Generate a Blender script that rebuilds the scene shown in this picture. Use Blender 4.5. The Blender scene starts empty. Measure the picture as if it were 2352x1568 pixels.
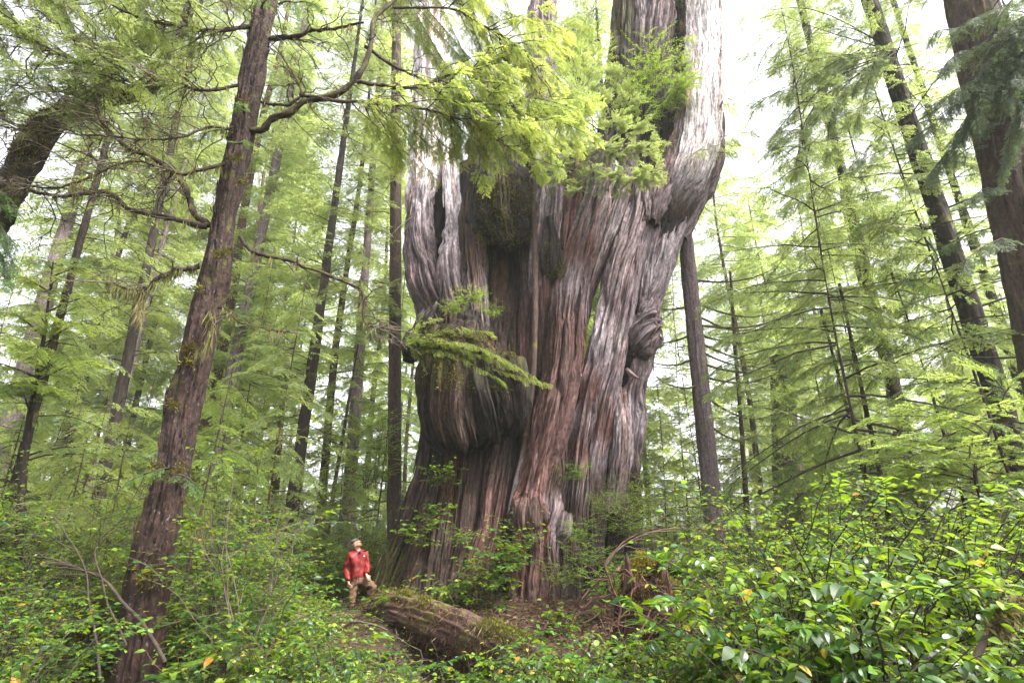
import bpy, math
import numpy as np
from mathutils import Vector, Matrix
R = math.radians
scene = bpy.context.scene
col = scene.collection

# ------------------------------------------------------------------ camera
PITCH = R(20.0)
FPX = 1273.0                     # focal length in units of a 2352 px wide frame
CAM = np.array([0.0, 0.0, 1.7])
cam_d = bpy.data.cameras.new('camera'); cam = bpy.data.objects.new('camera', cam_d); col.objects.link(cam)
cam.location = CAM; cam.rotation_euler = (R(90) + PITCH, 0, 0)
cam_d.lens = 36.0 * FPX / 2352.0; cam_d.sensor_width = 36.0
cam_d.clip_start = 0.05; cam_d.clip_end = 3000
scene.camera = cam

# ------------------------------------------------------------------ sky, sun, exposure
SUN_EL, SUN_AZ = R(54), R(118)   # azimuth clockwise from +Y (the view direction)
w = bpy.data.worlds.new('World'); scene.world = w; w.use_nodes = True
nt = w.node_tree; nt.nodes.clear()
sky = nt.nodes.new('ShaderNodeTexSky'); sky.sky_type = 'NISHITA'; sky.sun_disc = False
sky.sun_elevation = SUN_EL; sky.sun_rotation = SUN_AZ
sky.air_density = 1.0; sky.dust_density = 4.0; sky.ozone_density = 1.0
hs = nt.nodes.new('ShaderNodeHueSaturation'); hs.inputs['Saturation'].default_value = 0.16
bg = nt.nodes.new('ShaderNodeBackground'); bg.inputs['Strength'].default_value = 0.095
wo = nt.nodes.new('ShaderNodeOutputWorld')
nt.links.new(sky.outputs[0], hs.inputs['Color']); nt.links.new(hs.outputs[0], bg.inputs['Color']); nt.links.new(bg.outputs[0], wo.inputs['Surface'])
sd = bpy.data.lights.new('sun', 'SUN'); sd.energy = 1.5; sd.angle = R(12); sd.color = (1.0, 0.95, 0.87)
so = bpy.data.objects.new('sun', sd); col.objects.link(so)
sdir = Vector((math.sin(SUN_AZ) * math.cos(SUN_EL), math.cos(SUN_AZ) * math.cos(SUN_EL), math.sin(SUN_EL)))
so.rotation_euler = sdir.to_track_quat('Z', 'Y').to_euler(); so.location = sdir * 60
scene.view_settings.view_transform = 'Standard'; scene.view_settings.look = 'None'
scene.view_settings.exposure = 2.9; scene.view_settings.gamma = 1.0
cy = scene.cycles
cy.max_bounces = 7; cy.diffuse_bounces = 5; cy.glossy_bounces = 2; cy.transmission_bounces = 4; cy.transparent_max_bounces = 4
cy.caustics_reflective = False; cy.caustics_refractive = False; cy.sample_clamp_indirect = 6.0
cy.use_denoising = True; cy.volume_bounces = 1; cy.volume_step_rate = 4.0

# ------------------------------------------------------------------ helpers
def PT(px, py, Y):
    """world point seen at (px, py) of a 2352x1568 frame, at forward distance Y"""
    u = (px - 1176.0) / FPX; v = (784.0 - py) / FPX
    d = np.array([u, math.cos(PITCH) - v * math.sin(PITCH), math.sin(PITCH) + v * math.cos(PITCH)])
    return CAM + d * (Y / d[1])
def AX(px, py, Y):
    """axial depth of that point (to turn pixel sizes into metres)"""
    v = (784.0 - py) / FPX
    return Y / (math.cos(PITCH) - v * math.sin(PITCH))
def MPX(px, py, Y): return AX(px, py, Y) / FPX

def _h(ix, iy, iz):
    n = (ix * 374761393 + iy * 668265263 + iz * 1440662683) & 0xffffffff
    n = ((n ^ (n >> 13)) * 1274126177) & 0xffffffff
    n = ((n ^ (n >> 15)) * 2246822519) & 0xffffffff
    return ((n ^ (n >> 16)) & 0xffff) / 32767.5 - 1.0
def vnoise(x, y, z):
    x, y, z = np.broadcast_arrays(x, y, z)
    xi = np.floor(x).astype(np.int64); yi = np.floor(y).astype(np.int64); zi = np.floor(z).astype(np.int64)
    fx = x - xi; fy = y - yi; fz = z - zi
    fx = fx*fx*(3-2*fx); fy = fy*fy*(3-2*fy); fz = fz*fz*(3-2*fz)
    r = 0
    for dx in (0, 1):
        wx = fx if dx else 1 - fx
        for dy in (0, 1):
            wy = fy if dy else 1 - fy
            for dz in (0, 1):
                wz = fz if dz else 1 - fz
                r = r + wx * wy * wz * _h(xi + dx, yi + dy, zi + dz)
    return r

class Geo:
    def __init__(s): s.V = []; s.F = {3: [], 4: []}; s.M = {3: [], 4: []}; s.A = {3: [], 4: []}; s.n = 0; s.P = {}
    def add(s, V, F, mat=0, rnd=0.5):
        V = np.asarray(V, float); F = np.asarray(F, np.int64)
        if len(F) == 0: return
        k = F.shape[1]
        s.F[k].append(F + s.n)
        s.M[k].append(np.broadcast_to(np.asarray(mat, np.int32), (len(F),)))
        s.A[k].append(np.broadcast_to(np.asarray(rnd, np.float32), (len(F),)))
        s.V.append(V); s.n += len(V)
    def add2(s, V, F3, F4, mat=0, r3=0.5, r4=0.5):
        V = np.asarray(V, float)
        for F, r in ((F3, r3), (F4, r4)):
            F = np.asarray(F, np.int64)
            if len(F) == 0: continue
            k = F.shape[1]; s.F[k].append(F + s.n)
            s.M[k].append(np.broadcast_to(np.asarray(mat, np.int32), (len(F),)))
            s.A[k].append(np.broadcast_to(np.asarray(r, np.float32), (len(F),)))
        s.V.append(V); s.n += len(V)
    def arrays(s):
        V = np.concatenate(s.V) if s.V else np.zeros((0, 3))
        out = {'V': V}
        for k in (3, 4):
            out[k] = np.concatenate(s.F[k]) if s.F[k] else np.zeros((0, k), np.int64)
            out['M%d' % k] = np.concatenate(s.M[k]) if s.M[k] else np.zeros(0, np.int32)
            out['A%d' % k] = np.concatenate(s.A[k]) if s.A[k] else np.zeros(0, np.float32)
        return out
    def inst(s, T, M, O, jit=None):
        """copies of template arrays T under (n,3,3) matrices M and (n,3) offsets O"""
        M = np.asarray(M, float); O = np.asarray(O, float); n = len(O)
        if n == 0: return
        nv = len(T['V'])
        V = np.einsum('nij,vj->nvi', M, T['V']) + O[:, None, :]
        base = (np.arange(n) * nv)[:, None, None] + s.n
        if jit is None: jit = np.zeros(n)
        for k in (3, 4):
            if len(T[k]):
                s.F[k].append((T[k][None] + base).reshape(-1, k))
                s.M[k].append(np.tile(T['M%d' % k], n))
                s.A[k].append((T['A%d' % k][None] + jit[:, None]).reshape(-1).astype(np.float32))
        s.V.append(V.reshape(-1, 3)); s.n += n * nv
    def mesh(s, name, mats, off=(0, 0, 0), smooth=False):
        a = s.arrays(); V = a['V'] - np.asarray(off, float)
        me = bpy.data.meshes.new(name)
        me.vertices.add(len(V)); me.vertices.foreach_set('co', V.astype(np.float32).ravel())
        n3, n4 = len(a[3]), len(a[4])
        loops = np.concatenate([a[3].ravel(), a[4].ravel()]).astype(np.int32)
        me.loops.add(len(loops)); me.loops.foreach_set('vertex_index', loops)
        me.polygons.add(n3 + n4)
        st = np.concatenate([np.arange(n3) * 3, n3 * 3 + np.arange(n4) * 4]).astype(np.int32)
        me.polygons.foreach_set('loop_start', st)
        me.polygons.foreach_set('material_index', np.concatenate([a['M3'], a['M4']]).astype(np.int32))
        me.polygons.foreach_set('use_smooth', np.full(n3 + n4, smooth))
        for m in mats: me.materials.append(m)
        at = me.attributes.new('rnd', 'FLOAT', 'FACE'); at.data.foreach_set('value', np.clip(np.concatenate([a['A3'], a['A4']]), 0, 1).astype(np.float32))
        for nm, (ty, arr) in s.P.items():
            arr = np.concatenate(arr)
            at = me.attributes.new(nm, ty, 'POINT')
            at.data.foreach_set('color' if ty == 'FLOAT_COLOR' else 'vector', arr.astype(np.float32).ravel())
        me.update(); me.validate()
        return me

def thing(name, label, cat, loc=(0, 0, 0), group=None):
    o = bpy.data.objects.new(name, None); col.objects.link(o); o.location = [float(v) for v in loc]
    o.empty_display_size = 0.2
    o['label'] = label; o['category'] = cat
    if group: o['group'] = group
    return o
def part(name, geo, mats, parent=None, smooth=False, label=None):
    off = np.array(parent.matrix_basis.translation) if parent is not None else (0, 0, 0)
    p = parent
    while p is not None and p.parent is not None:
        p = p.parent; off = off + np.array(p.matrix_basis.translation)
    me = geo.mesh(name, mats, off, smooth) if isinstance(geo, Geo) else geo
    o = bpy.data.objects.new(name, me); col.objects.link(o)
    if parent is not None: o.parent = parent
    if label: o['label'] = label
    return o
def tag(o, label, cat, group=None):
    o['label'] = label; o['category'] = cat
    if group: o['group'] = group
    return o
def dup(root, loc, rz=0.0, sc=1.0, label=None, group=None):
    r = root.copy(); col.objects.link(r); r.location = [float(v) for v in loc]; r.rotation_euler = (0, 0, rz)
    r.scale = (sc, sc, sc) if np.isscalar(sc) else sc
    if label: r['label'] = label
    if group: r['group'] = group
    for ch in list(root.children):
        c = ch.copy(); col.objects.link(c); c.parent = r
        for g in ch.children:
            d = g.copy(); col.objects.link(d); d.parent = c
    return r

def catmull(P, n):
    P = np.asarray(P, float)
    if len(P) == 2: P = np.array([P[0], (P[0] + P[1]) / 2, P[1]])
    E = np.vstack([2 * P[0] - P[1], P, 2 * P[-1] - P[-2]])
    m = len(P) - 1
    t = np.linspace(0, m - 1e-6, n); i = t.astype(int); f = (t - i)[:, None]
    p0, p1, p2, p3 = E[i], E[i + 1], E[i + 2], E[i + 3]
    return 0.5 * (2*p1 + (p2 - p0)*f + (2*p0 - 5*p1 + 4*p2 - p3)*f*f + (3*p1 - p0 - 3*p2 + p3)*f**3)
def frames(C):
    T = np.gradient(C, axis=0); T /= np.linalg.norm(T, axis=1)[:, None] + 1e-9
    up = np.array([0, 1.0, 0]) if abs(T[0][1]) < 0.9 else np.array([1.0, 0, 0])
    N = np.zeros_like(C); n = up - T[0] * np.dot(up, T[0]); n /= np.linalg.norm(n); N[0] = n
    for i in range(1, len(C)):
        n = N[i-1] - T[i] * np.dot(N[i-1], T[i]); n /= np.linalg.norm(n) + 1e-9; N[i] = n
    B = np.cross(T, N)
    return T, N, B
def norm_(v): return v / (np.linalg.norm(v, axis=-1, keepdims=True) + 1e-9)
def quadgrid(nl, na, closed=True):
    i = np.arange(nl - 1)[:, None]; j = np.arange(na if closed else na - 1)[None]
    a = i * na + j; b = i * na + (j + 1) % na
    return np.stack([a, b, b + na, a + na], -1).reshape(-1, 4)
def tube(C, rad, k=5):
    C = np.asarray(C, float); rad = np.broadcast_to(np.asarray(rad, float), (len(C),))
    T, N, B = frames(C); th = np.arange(k) * 2 * math.pi / k
    V = C[:, None] + rad[:, None, None] * (np.cos(th)[None, :, None] * N[:, None] + np.sin(th)[None, :, None] * B[:, None])
    return V.reshape(-1, 3), quadgrid(len(C), k)

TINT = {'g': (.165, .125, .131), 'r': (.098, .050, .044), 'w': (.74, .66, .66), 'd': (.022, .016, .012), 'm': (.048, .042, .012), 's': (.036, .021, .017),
        'p': (.300, .252, .262), 'b': (.054, .034, .027), 'o': (.064, .033, .015), 'k': (.010, .007, .006)}  # the last tint paints deep shade into hollows and burl undersides
def column(geo, nodes, na=96, step=0.06, seed=0, flute=.10, ridge=.05, fine=.014, wave=.35, ell=1.0, shape=None, lumps=.0, crev=0.0, flake=0.0, strips=0, slen=(.5, 2.6), srad=(.014, .045), mat=0, tints=True, capend=False):
    """a bark column swept along nodes (x, y, z, radius, tint key) with fluted, fibrous relief"""
    P = np.array([n[:4] for n in nodes], float); key = np.array([TINT[n[4]] for n in nodes])
    L = np.sum(np.linalg.norm(np.diff(P[:, :3], axis=0), axis=1))
    nl = max(6, int(L / step))
    Q = catmull(np.hstack([P, key]), nl)
    C, rad, tc = Q[:, :3], np.maximum(Q[:, 3], .004), np.clip(Q[:, 4:7], .01, 1)
    s = np.concatenate([[0], np.cumsum(np.linalg.norm(np.diff(C, axis=0), axis=1))])
    T, N, B = frames(C)
    th = np.arange(na) * 2 * math.pi / na
    S = s[:, None] + seed * 37.3; TH = th[None] + wave * vnoise(s * .55 + seed * 5.1, seed * 3.3, .5)[:, None] + .25 * wave * vnoise(s[:, None] * 1.7, np.cos(th)[None] * 1.5 + seed, np.sin(th)[None] * 1.5)
    Rm = rad[:, None]; ct, st = np.cos(TH), np.sin(TH)
    r = Rm * (1 + flute * vnoise(ct * 1.7 + seed, st * 1.7, S * .18) + flute * .8 * vnoise(ct * 3.6, st * 3.6 + seed, S * .25))
    rd = 1 - np.abs(vnoise(ct * Rm * 6.5 + seed * 2, st * Rm * 6.5, S * .5)) * 2
    r = r + np.minimum(ridge, .22 * Rm) * (rd - .45)
    r2 = np.abs(vnoise(ct * Rm * 13 + seed * 3 + 50, st * Rm * 13, S * .9))
    r = r - np.minimum(ridge, .15 * Rm) * .75 * np.clip(1 - r2 * 3.2, 0, 1)
    r0_ = np.abs(vnoise(ct * Rm * 4.4 + seed * 1.3 + 80, st * Rm * 4.4, S * .42))
    r = r - np.minimum(crev, .30 * Rm) * np.clip(1 - r0_ * 3.4, 0, 1) ** 1.2
    fl_ = vnoise(ct * Rm * 9 + seed, st * Rm * 9 + 40, S * 1.3); r = r + flake * (np.clip(fl_ * 6, -.5, .5))
    r = r + fine * vnoise(ct * Rm * 26, st * Rm * 26 + seed, S * 1.9) + fine * .7 * vnoise(ct * Rm * 45 + seed, st * Rm * 45, S * 5)
    if lumps: r = r + lumps * np.maximum(0, vnoise(ct * Rm * 1.8, st * Rm * 1.8, S * 1.6) - .25)
    if shape is not None: r = r * shape(th[None], s[:, None] / L)
    V = C[:, None] + r[..., None] * (ell * np.cos(th)[None, :, None] * N[:, None] + np.sin(th)[None, :, None] * B[:, None])
    geo.add(V.reshape(-1, 3), quadgrid(nl, na), mat)
    if strips:                                        # lifted fibrous strips of bark lying along the column
        rs = np.random.default_rng(int(seed) + 900); SG, ST = [], []
        for _ in range(int(strips * L * rad.mean() * 2)):
            j = int(rs.integers(0, na)); m = max(3, int(rs.uniform(*slen) / step))
            if math.cos(th[j]) * N[nl // 2][1] + math.sin(th[j]) * B[nl // 2][1] > .15 or m > nl - 2: continue
            i0 = int(rs.integers(0, nl - m)); ii = np.unique(np.linspace(i0, i0 + m, 9).astype(int)); w_ = vnoise(ii * .09 + rs.uniform(0, 99), .5, .5) * na * .012
            jj = (j + np.round(w_)).astype(int) % na; Pc = V[ii, jj]; o_ = norm_(Pc - C[ii]); rw = rs.uniform(*srad) * np.sin(np.linspace(.12, math.pi - .12, len(ii))) ** .6
            Pc = Pc + o_ * (rw * rs.uniform(.1, .8) + np.linspace(0, rs.uniform(-.01, .06), len(ii)) ** 1.0)[:, None]
            v_, f_ = tube(Pc, rw, 5); geo.add(v_, f_, mat); a5 = np.arange(5) * 2 * math.pi / 5
            SG.append(np.stack([np.cos(a5)[None] * rw[:, None] + ct[ii, jj][:, None] * Rm[ii], np.sin(a5)[None] * rw[:, None] + st[ii, jj][:, None] * Rm[ii], (s[ii] + seed * 37.3)[:, None] + 0 * a5[None]], -1).reshape(-1, 3))
            ST.append(np.repeat(np.concatenate([np.clip(tc[ii] * rs.uniform(.55, 1.5) * (np.array([1.1, .85, .78]) if rs.random() < .3 else 1), .005, .9), np.ones((len(ii), 1))], 1), 5, 0))
    g = np.stack([ct * Rm, st * Rm, S + 0 * ct], -1).reshape(-1, 3)
    pat = vnoise(ct * Rm * 1.6 + 9, st * Rm * 1.6, S * .35 + 4)[..., None]
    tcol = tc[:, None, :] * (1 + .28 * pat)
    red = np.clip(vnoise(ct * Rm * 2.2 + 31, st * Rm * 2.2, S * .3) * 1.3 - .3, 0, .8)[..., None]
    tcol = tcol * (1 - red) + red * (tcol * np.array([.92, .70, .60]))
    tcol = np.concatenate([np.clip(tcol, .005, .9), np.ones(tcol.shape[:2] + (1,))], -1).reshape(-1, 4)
    geo.P.setdefault('grain', ('FLOAT_VECTOR', []))[1].append(g); geo.P.setdefault('tint', ('FLOAT_COLOR', []))[1].append(tcol)
    if strips:
        geo.P['grain'][1].extend(SG); geo.P['tint'][1].extend(ST)
    return C, rad
def W(nodes):
    """(px, py, half-width px, Y, key) -> (x, y, z, radius, key)"""
    return [(*PT(a, b, Y), h * MPX(a, b, Y), k) for a, b, h, Y, k in nodes]

# ------------------------------------------------------------------ materials
def newmat(name):
    m = bpy.data.materials.new(name); m.use_nodes = True; t = m.node_tree; t.nodes.clear()
    out = t.nodes.new('ShaderNodeOutputMaterial'); return m, t, out
def nd(t, ty, **kw):
    n = t.nodes.new(ty)
    for k, v in kw.items(): setattr(n, k, v)
    return n
def ramp(t, stops):
    r = t.nodes.new('ShaderNodeValToRGB'); e = r.color_ramp.elements
    while len(e) < len(stops): e.new(0.5)
    for x, (p, c) in zip(e, stops): x.position = p; x.color = (*c, 1)
    return r
def mapping(t, src, sc):
    m = t.nodes.new('ShaderNodeMapping'); m.inputs['Scale'].default_value = sc; t.links.new(src, m.inputs['Vector']); return m.outputs[0]

def bark_mat(name, su=26, sv=2.2, bump=.6, dist=.03, lo=.45, hi=1.45, mossy=.0, flecks=None, rough=.85):
    m, t, out = newmat(name); L = t.links.new
    g = nd(t, 'ShaderNodeAttribute', attribute_name='grain'); ti = nd(t, 'ShaderNodeAttribute', attribute_name='tint')
    n1 = nd(t, 'ShaderNodeTexNoise'); n1.inputs['Scale'].default_value = 1; n1.inputs['Detail'].default_value = 5; n1.inputs['Roughness'].default_value = .62
    L(mapping(t, g.outputs['Vector'], (su, su, sv)), n1.inputs['Vector'])
    n2 = nd(t, 'ShaderNodeTexNoise'); n2.inputs['Scale'].default_value = 1; n2.inputs['Detail'].default_value = 3
    L(mapping(t, g.outputs['Vector'], (su * 2.0, su * 2.0, sv * 4)), n2.inputs['Vector'])
    r1 = ramp(t, [(.30, (lo,) * 3), (.55, (1, 1, 1)), (.78, (hi,) * 3)]); L(n1.outputs['Fac'], r1.inputs[0])
    mul = nd(t, 'ShaderNodeMix', data_type='RGBA', blend_type='MULTIPLY'); mul.inputs['Factor'].default_value = 1
    L(ti.outputs['Color'], mul.inputs[6]); L(r1.outputs[0], mul.inputs[7])
    r2 = ramp(t, [(.34, (.52,) * 3), (.52, (1,) * 3), (.72, (1.3,) * 3)]); L(n2.outputs['Fac'], r2.inputs[0])
    mu2 = nd(t, 'ShaderNodeMix', data_type='RGBA', blend_type='MULTIPLY'); mu2.inputs['Factor'].default_value = 1
    L(mul.outputs[2], mu2.inputs[6]); L(r2.outputs[0], mu2.inputs[7])
    c = mu2.outputs[2]
    if flecks:
        n3 = nd(t, 'ShaderNodeTexNoise'); n3.inputs['Scale'].default_value = 1; n3.inputs['Detail'].default_value = 2
        L(mapping(t, g.outputs['Vector'], (34, 34, 14)), n3.inputs['Vector'])
        r3 = ramp(t, [(.66, (0, 0, 0)), (.74, (1, 1, 1))]); L(n3.outputs['Fac'], r3.inputs[0])
        mx = nd(t, 'ShaderNodeMix', data_type='RGBA'); L(r3.outputs[0], mx.inputs['Factor']); L(c, mx.inputs[6]); mx.inputs[7].default_value = (*flecks, 1); c = mx.outputs[2]
    if mossy:
        n4 = nd(t, 'ShaderNodeTexNoise'); n4.inputs['Scale'].default_value = 2.3; n4.inputs['Detail'].default_value = 6; n4.inputs['Roughness'].default_value = .7
        L(g.outputs['Vector'], n4.inputs['Vector'])
        r4 = ramp(t, [(.62 - mossy, (0, 0, 0)), (.72 - mossy * .6, (1, 1, 1))]); L(n4.outputs['Fac'], r4.inputs[0])
        mx = nd(t, 'ShaderNodeMix', data_type='RGBA'); L(r4.outputs[0], mx.inputs['Factor']); L(c, mx.inputs[6]); mx.inputs[7].default_value = (.10, .095, .022, 1); c = mx.outputs[2]
    b = nd(t, 'ShaderNodeBump'); b.inputs['Strength'].default_value = bump; b.inputs['Distance'].default_value = dist
    ad = nd(t, 'ShaderNodeMath', operation='MULTIPLY_ADD'); L(n2.outputs['Fac'], ad.inputs[0]); ad.inputs[1].default_value = .35; L(n1.outputs['Fac'], ad.inputs[2])
    L(ad.outputs[0], b.inputs['Height'])
    p = nd(t, 'ShaderNodeBsdfPrincipled'); p.inputs['Roughness'].default_value = rough; p.inputs['Specular IOR Level'].default_value = .25
    L(c, p.inputs['Base Color']); L(b.outputs[0], p.inputs['Normal']); L(p.outputs[0], out.inputs[0])
    return m

def leaf_mat(name, stops, trans=(.18, .30, .03), tf=.42, rough=.5, spec=.3, hue=.026):
    m, t, out = newmat(name); L = t.links.new
    a = nd(t, 'ShaderNodeAttribute', attribute_name='rnd'); oi = nd(t, 'ShaderNodeObjectInfo')
    r = ramp(t, stops); L(a.outputs['Fac'], r.inputs[0])
    h = nd(t, 'ShaderNodeHueSaturation'); mr = nd(t, 'ShaderNodeMapRange'); mr.inputs['To Min'].default_value = .5 - hue; mr.inputs['To Max'].default_value = .5 + hue
    tx = nd(t, 'ShaderNodeTexCoord'); nz = nd(t, 'ShaderNodeTexNoise'); nz.inputs['Scale'].default_value = 22; nz.inputs['Detail'].default_value = 2; L(tx.outputs['Object'], nz.inputs['Vector']); rz = ramp(t, [(.3, (.62, .58, .55)), (.55, (1, 1, 1)), (.75, (1.18, 1.12, 1.0))]); L(nz.outputs['Fac'], rz.inputs[0]); mz = nd(t, 'ShaderNodeMix', data_type='RGBA', blend_type='MULTIPLY'); mz.inputs['Factor'].default_value = 1; L(r.outputs[0], mz.inputs[6]); L(rz.outputs[0], mz.inputs[7]); L(oi.outputs['Random'], mr.inputs['Value']); L(mr.outputs[0], h.inputs['Hue']); mv = nd(t, 'ShaderNodeMath', operation='MULTIPLY_ADD'); mv.inputs[1].default_value = 7.31; L(oi.outputs['Random'], mv.inputs[0]); fr = nd(t, 'ShaderNodeMath', operation='FRACT'); L(mv.outputs[0], fr.inputs[0]); m3 = nd(t, 'ShaderNodeMapRange'); m3.inputs['To Min'].default_value = .72; m3.inputs['To Max'].default_value = 1.18; L(fr.outputs[0], m3.inputs['Value']); L(m3.outputs[0], h.inputs['Value']); L(mz.outputs[2], h.inputs['Color'])
    p = nd(t, 'ShaderNodeBsdfPrincipled'); p.inputs['Roughness'].default_value = rough; p.inputs['Specular IOR Level'].default_value = spec
    L(h.outputs[0], p.inputs['Base Color'])
    tr = nd(t, 'ShaderNodeBsdfTranslucent')
    mm = nd(t, 'ShaderNodeMix', data_type='RGBA', blend_type='MIX'); mm.inputs['Factor'].default_value = .6
    L(h.outputs[0], mm.inputs[6]); mm.inputs[7].default_value = (*trans, 1); L(mm.outputs[2], tr.inputs[0])
    ms = nd(t, 'ShaderNodeMixShader'); ms.inputs[0].default_value = tf
    L(p.outputs[0], ms.inputs[1]); L(tr.outputs[0], ms.inputs[2]); L(ms.outputs[0], out.inputs[0])
    return m
def plain_mat(name, c, c2=None, scale=8, rough=.85, bump=0.0):
    m, t, out = newmat(name); L = t.links.new
    p = nd(t, 'ShaderNodeBsdfPrincipled'); p.inputs['Roughness'].default_value = rough; p.inputs['Specular IOR Level'].default_value = .25
    tc = nd(t, 'ShaderNodeTexCoord'); n = nd(t, 'ShaderNodeTexNoise'); n.inputs['Scale'].default_value = scale; n.inputs['Detail'].default_value = 6; n.inputs['Roughness'].default_value = .65
    L(tc.outputs['Object'], n.inputs['Vector'])
    r = ramp(t, [(.35, c), (.68, c2 or tuple(x * 1.4 for x in c))]); L(n.outputs['Fac'], r.inputs[0]); L(r.outputs[0], p.inputs['Base Color'])
    if bump:
        b = nd(t, 'ShaderNodeBump'); b.inputs['Strength'].default_value = bump; b.inputs['Distance'].default_value = .03; L(n.outputs['Fac'], b.inputs['Height']); L(b.outputs[0], p.inputs['Normal'])
    L(p.outputs[0], out.inputs[0]); return m

M = {}
M['cedar'] = bark_mat('old_cedar_bark', 15, 1.9, 1.0, .08, lo=.16, hi=2.3)
M['spruce'] = bark_mat('spruce_bark', 15, 5.0, 1.0, .05, lo=.30, hi=1.9, flecks=(.13, .11, .11), mossy=.03)
M['trunk'] = bark_mat('hemlock_bark', 15, 3.0, .7, .03, mossy=.06)
M['limb'] = bark_mat('mossy_limb_bark', 30, 8.0, .5, .01, mossy=.14)
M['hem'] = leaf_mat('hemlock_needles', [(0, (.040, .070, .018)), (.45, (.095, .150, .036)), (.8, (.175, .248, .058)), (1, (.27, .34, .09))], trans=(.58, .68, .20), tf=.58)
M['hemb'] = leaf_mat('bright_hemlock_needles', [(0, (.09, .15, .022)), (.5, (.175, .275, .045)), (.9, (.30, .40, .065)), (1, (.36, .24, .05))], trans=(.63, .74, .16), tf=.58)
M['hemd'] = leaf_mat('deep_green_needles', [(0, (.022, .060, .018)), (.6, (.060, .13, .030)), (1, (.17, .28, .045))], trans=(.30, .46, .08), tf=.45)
M['ced'] = leaf_mat('cedar_scale_leaves', [(0, (.03, .065, .03)), (.6, (.065, .125, .045)), (1, (.14, .21, .05))], trans=(.30, .42, .12), tf=.40, spec=.4)
M['salal'] = leaf_mat('salal_leaves', [(0, (.012, .042, .009)), (.40, (.030, .090, .016)), (.70, (.085, .17, .020)), (.93, (.20, .31, .035)), (.97, (.40, .22, .03)), (1, (.30, .10, .03))], trans=(.40, .58, .03), tf=.42, rough=.42, spec=.35)
M['salshade'] = leaf_mat('shaded_salal_leaves', [(0, (.012, .036, .006)), (.45, (.030, .080, .011)), (.70, (.075, .16, .018)), (.92, (.19, .30, .03)), (.965, (.26, .34, .04)), (.985, (.42, .24, .03)), (1, (.30, .10, .03))], trans=(.36, .56, .02), tf=.36, rough=.38, spec=.45)  # darker copy of the salal leaves, shade put into the colour
M['huck'] = leaf_mat('huckleberry_leaves', [(0, (.03, .085, .014)), (.5, (.075, .17, .02)), (.9, (.17, .27, .03)), (1, (.30, .20, .03))], trans=(.45, .62, .06), tf=.5)
M['fern'] = leaf_mat('fern_fronds', [(0, (.02, .07, .012)), (1, (.075, .18, .025))], trans=(.14, .28, .02), tf=.3, rough=.4)
M['moss'] = leaf_mat('moss', [(0, (.05, .045, .012)), (.6, (.115, .10, .022)), (1, (.19, .17, .03))], trans=(.16, .14, .03), tf=.2, rough=.9, spec=.1)
M['ymoss'] = leaf_mat('yellow_moss', [(0, (.09, .08, .012)), (.6, (.20, .17, .022)), (1, (.30, .26, .04))], trans=(.26, .24, .03), tf=.2, rough=.9, spec=.1)
M['lichen'] = leaf_mat('beard_lichen', [(0, (.13, .12, .05)), (1, (.24, .23, .10))], trans=(.25, .24, .10), tf=.3, rough=.9, spec=.1)
M['duff'] = leaf_mat('dry_duff', [(0, (.035, .018, .012)), (.5, (.085, .044, .028)), (.85, (.16, .095, .062)), (1, (.28, .20, .15))], trans=(.2, .1, .05), tf=.1, rough=.9, spec=.1)
M['twig'] = plain_mat('twig_wood', (.020, .014, .011), (.055, .042, .030), 14)
M['dead'] = plain_mat('dead_twigs', (.045, .033, .025), (.12, .095, .070), 9)
M['mlimb'] = plain_mat('mossy_dead_limbs', (.050, .038, .024), (.13, .115, .055), 7)
M['redstem'] = plain_mat('red_brown_stems', (.045, .020, .014), (.10, .050, .036), 12)
M['ground'] = plain_mat('forest_floor', (.016, .011, .007), (.050, .032, .018), 1.3, bump=.6)

# ------------------------------------------------------------------ ground
def sstep(a, b, x):
    t = np.clip((x - a) / (b - a), 0, 1); return t * t * (3 - 2 * t)
def ground_z(x, y):
    x = np.asarray(x, float); y = np.asarray(y, float)
    z = .16 * sstep(6, 13, y) + .75 * sstep(15, 26, y) + 1.1 * sstep(24, 55, y) + 3 * sstep(55, 160, y)
    z = z + .42 * np.exp(-((x - .4) / 4.2) ** 2 - ((y - 15.5) / 3.2) ** 2)          # mound round the old cedar
    z = z + .75 * np.exp(-((x - 3.6) / 2.4) ** 2 - ((y - 6.0) / 2.6) ** 2)          # bank under the right-hand thicket
    z = z - .75 * np.exp(-((x + .9 - (9.9 - y) * .5) / .8) ** 2 - ((y - 9.7) / 1.6) ** 2)                # hollow below the log
    z = z + .12 * vnoise(x * .5, y * .5, 1.5) + .05 * vnoise(x * 1.9, y * 1.9, 7.5)
    return z
def gz(x, y): return float(ground_z(np.array([x]), np.array([y]))[0])
_t = np.linspace(-1, 1, 261); xs = np.sign(_t) * (np.abs(_t) * 16 + np.abs(_t) ** 5 * 900)
_u = np.linspace(0, 1, 261); ys = -30 + 46 * np.minimum(_u * 1.25, 1) * 1.0 + np.maximum(_u - .55, 0) ** 3 * 10000 + _u * 14
GX, GY = np.meshgrid(xs, ys); GZ = ground_z(GX, GY)
g = Geo(); g.add(np.stack([GX, GY, GZ], -1).reshape(-1, 3), quadgrid(len(ys), len(xs), False))
go = part('forest_floor', g, [M['ground']], smooth=True); go['kind'] = 'structure'

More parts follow.
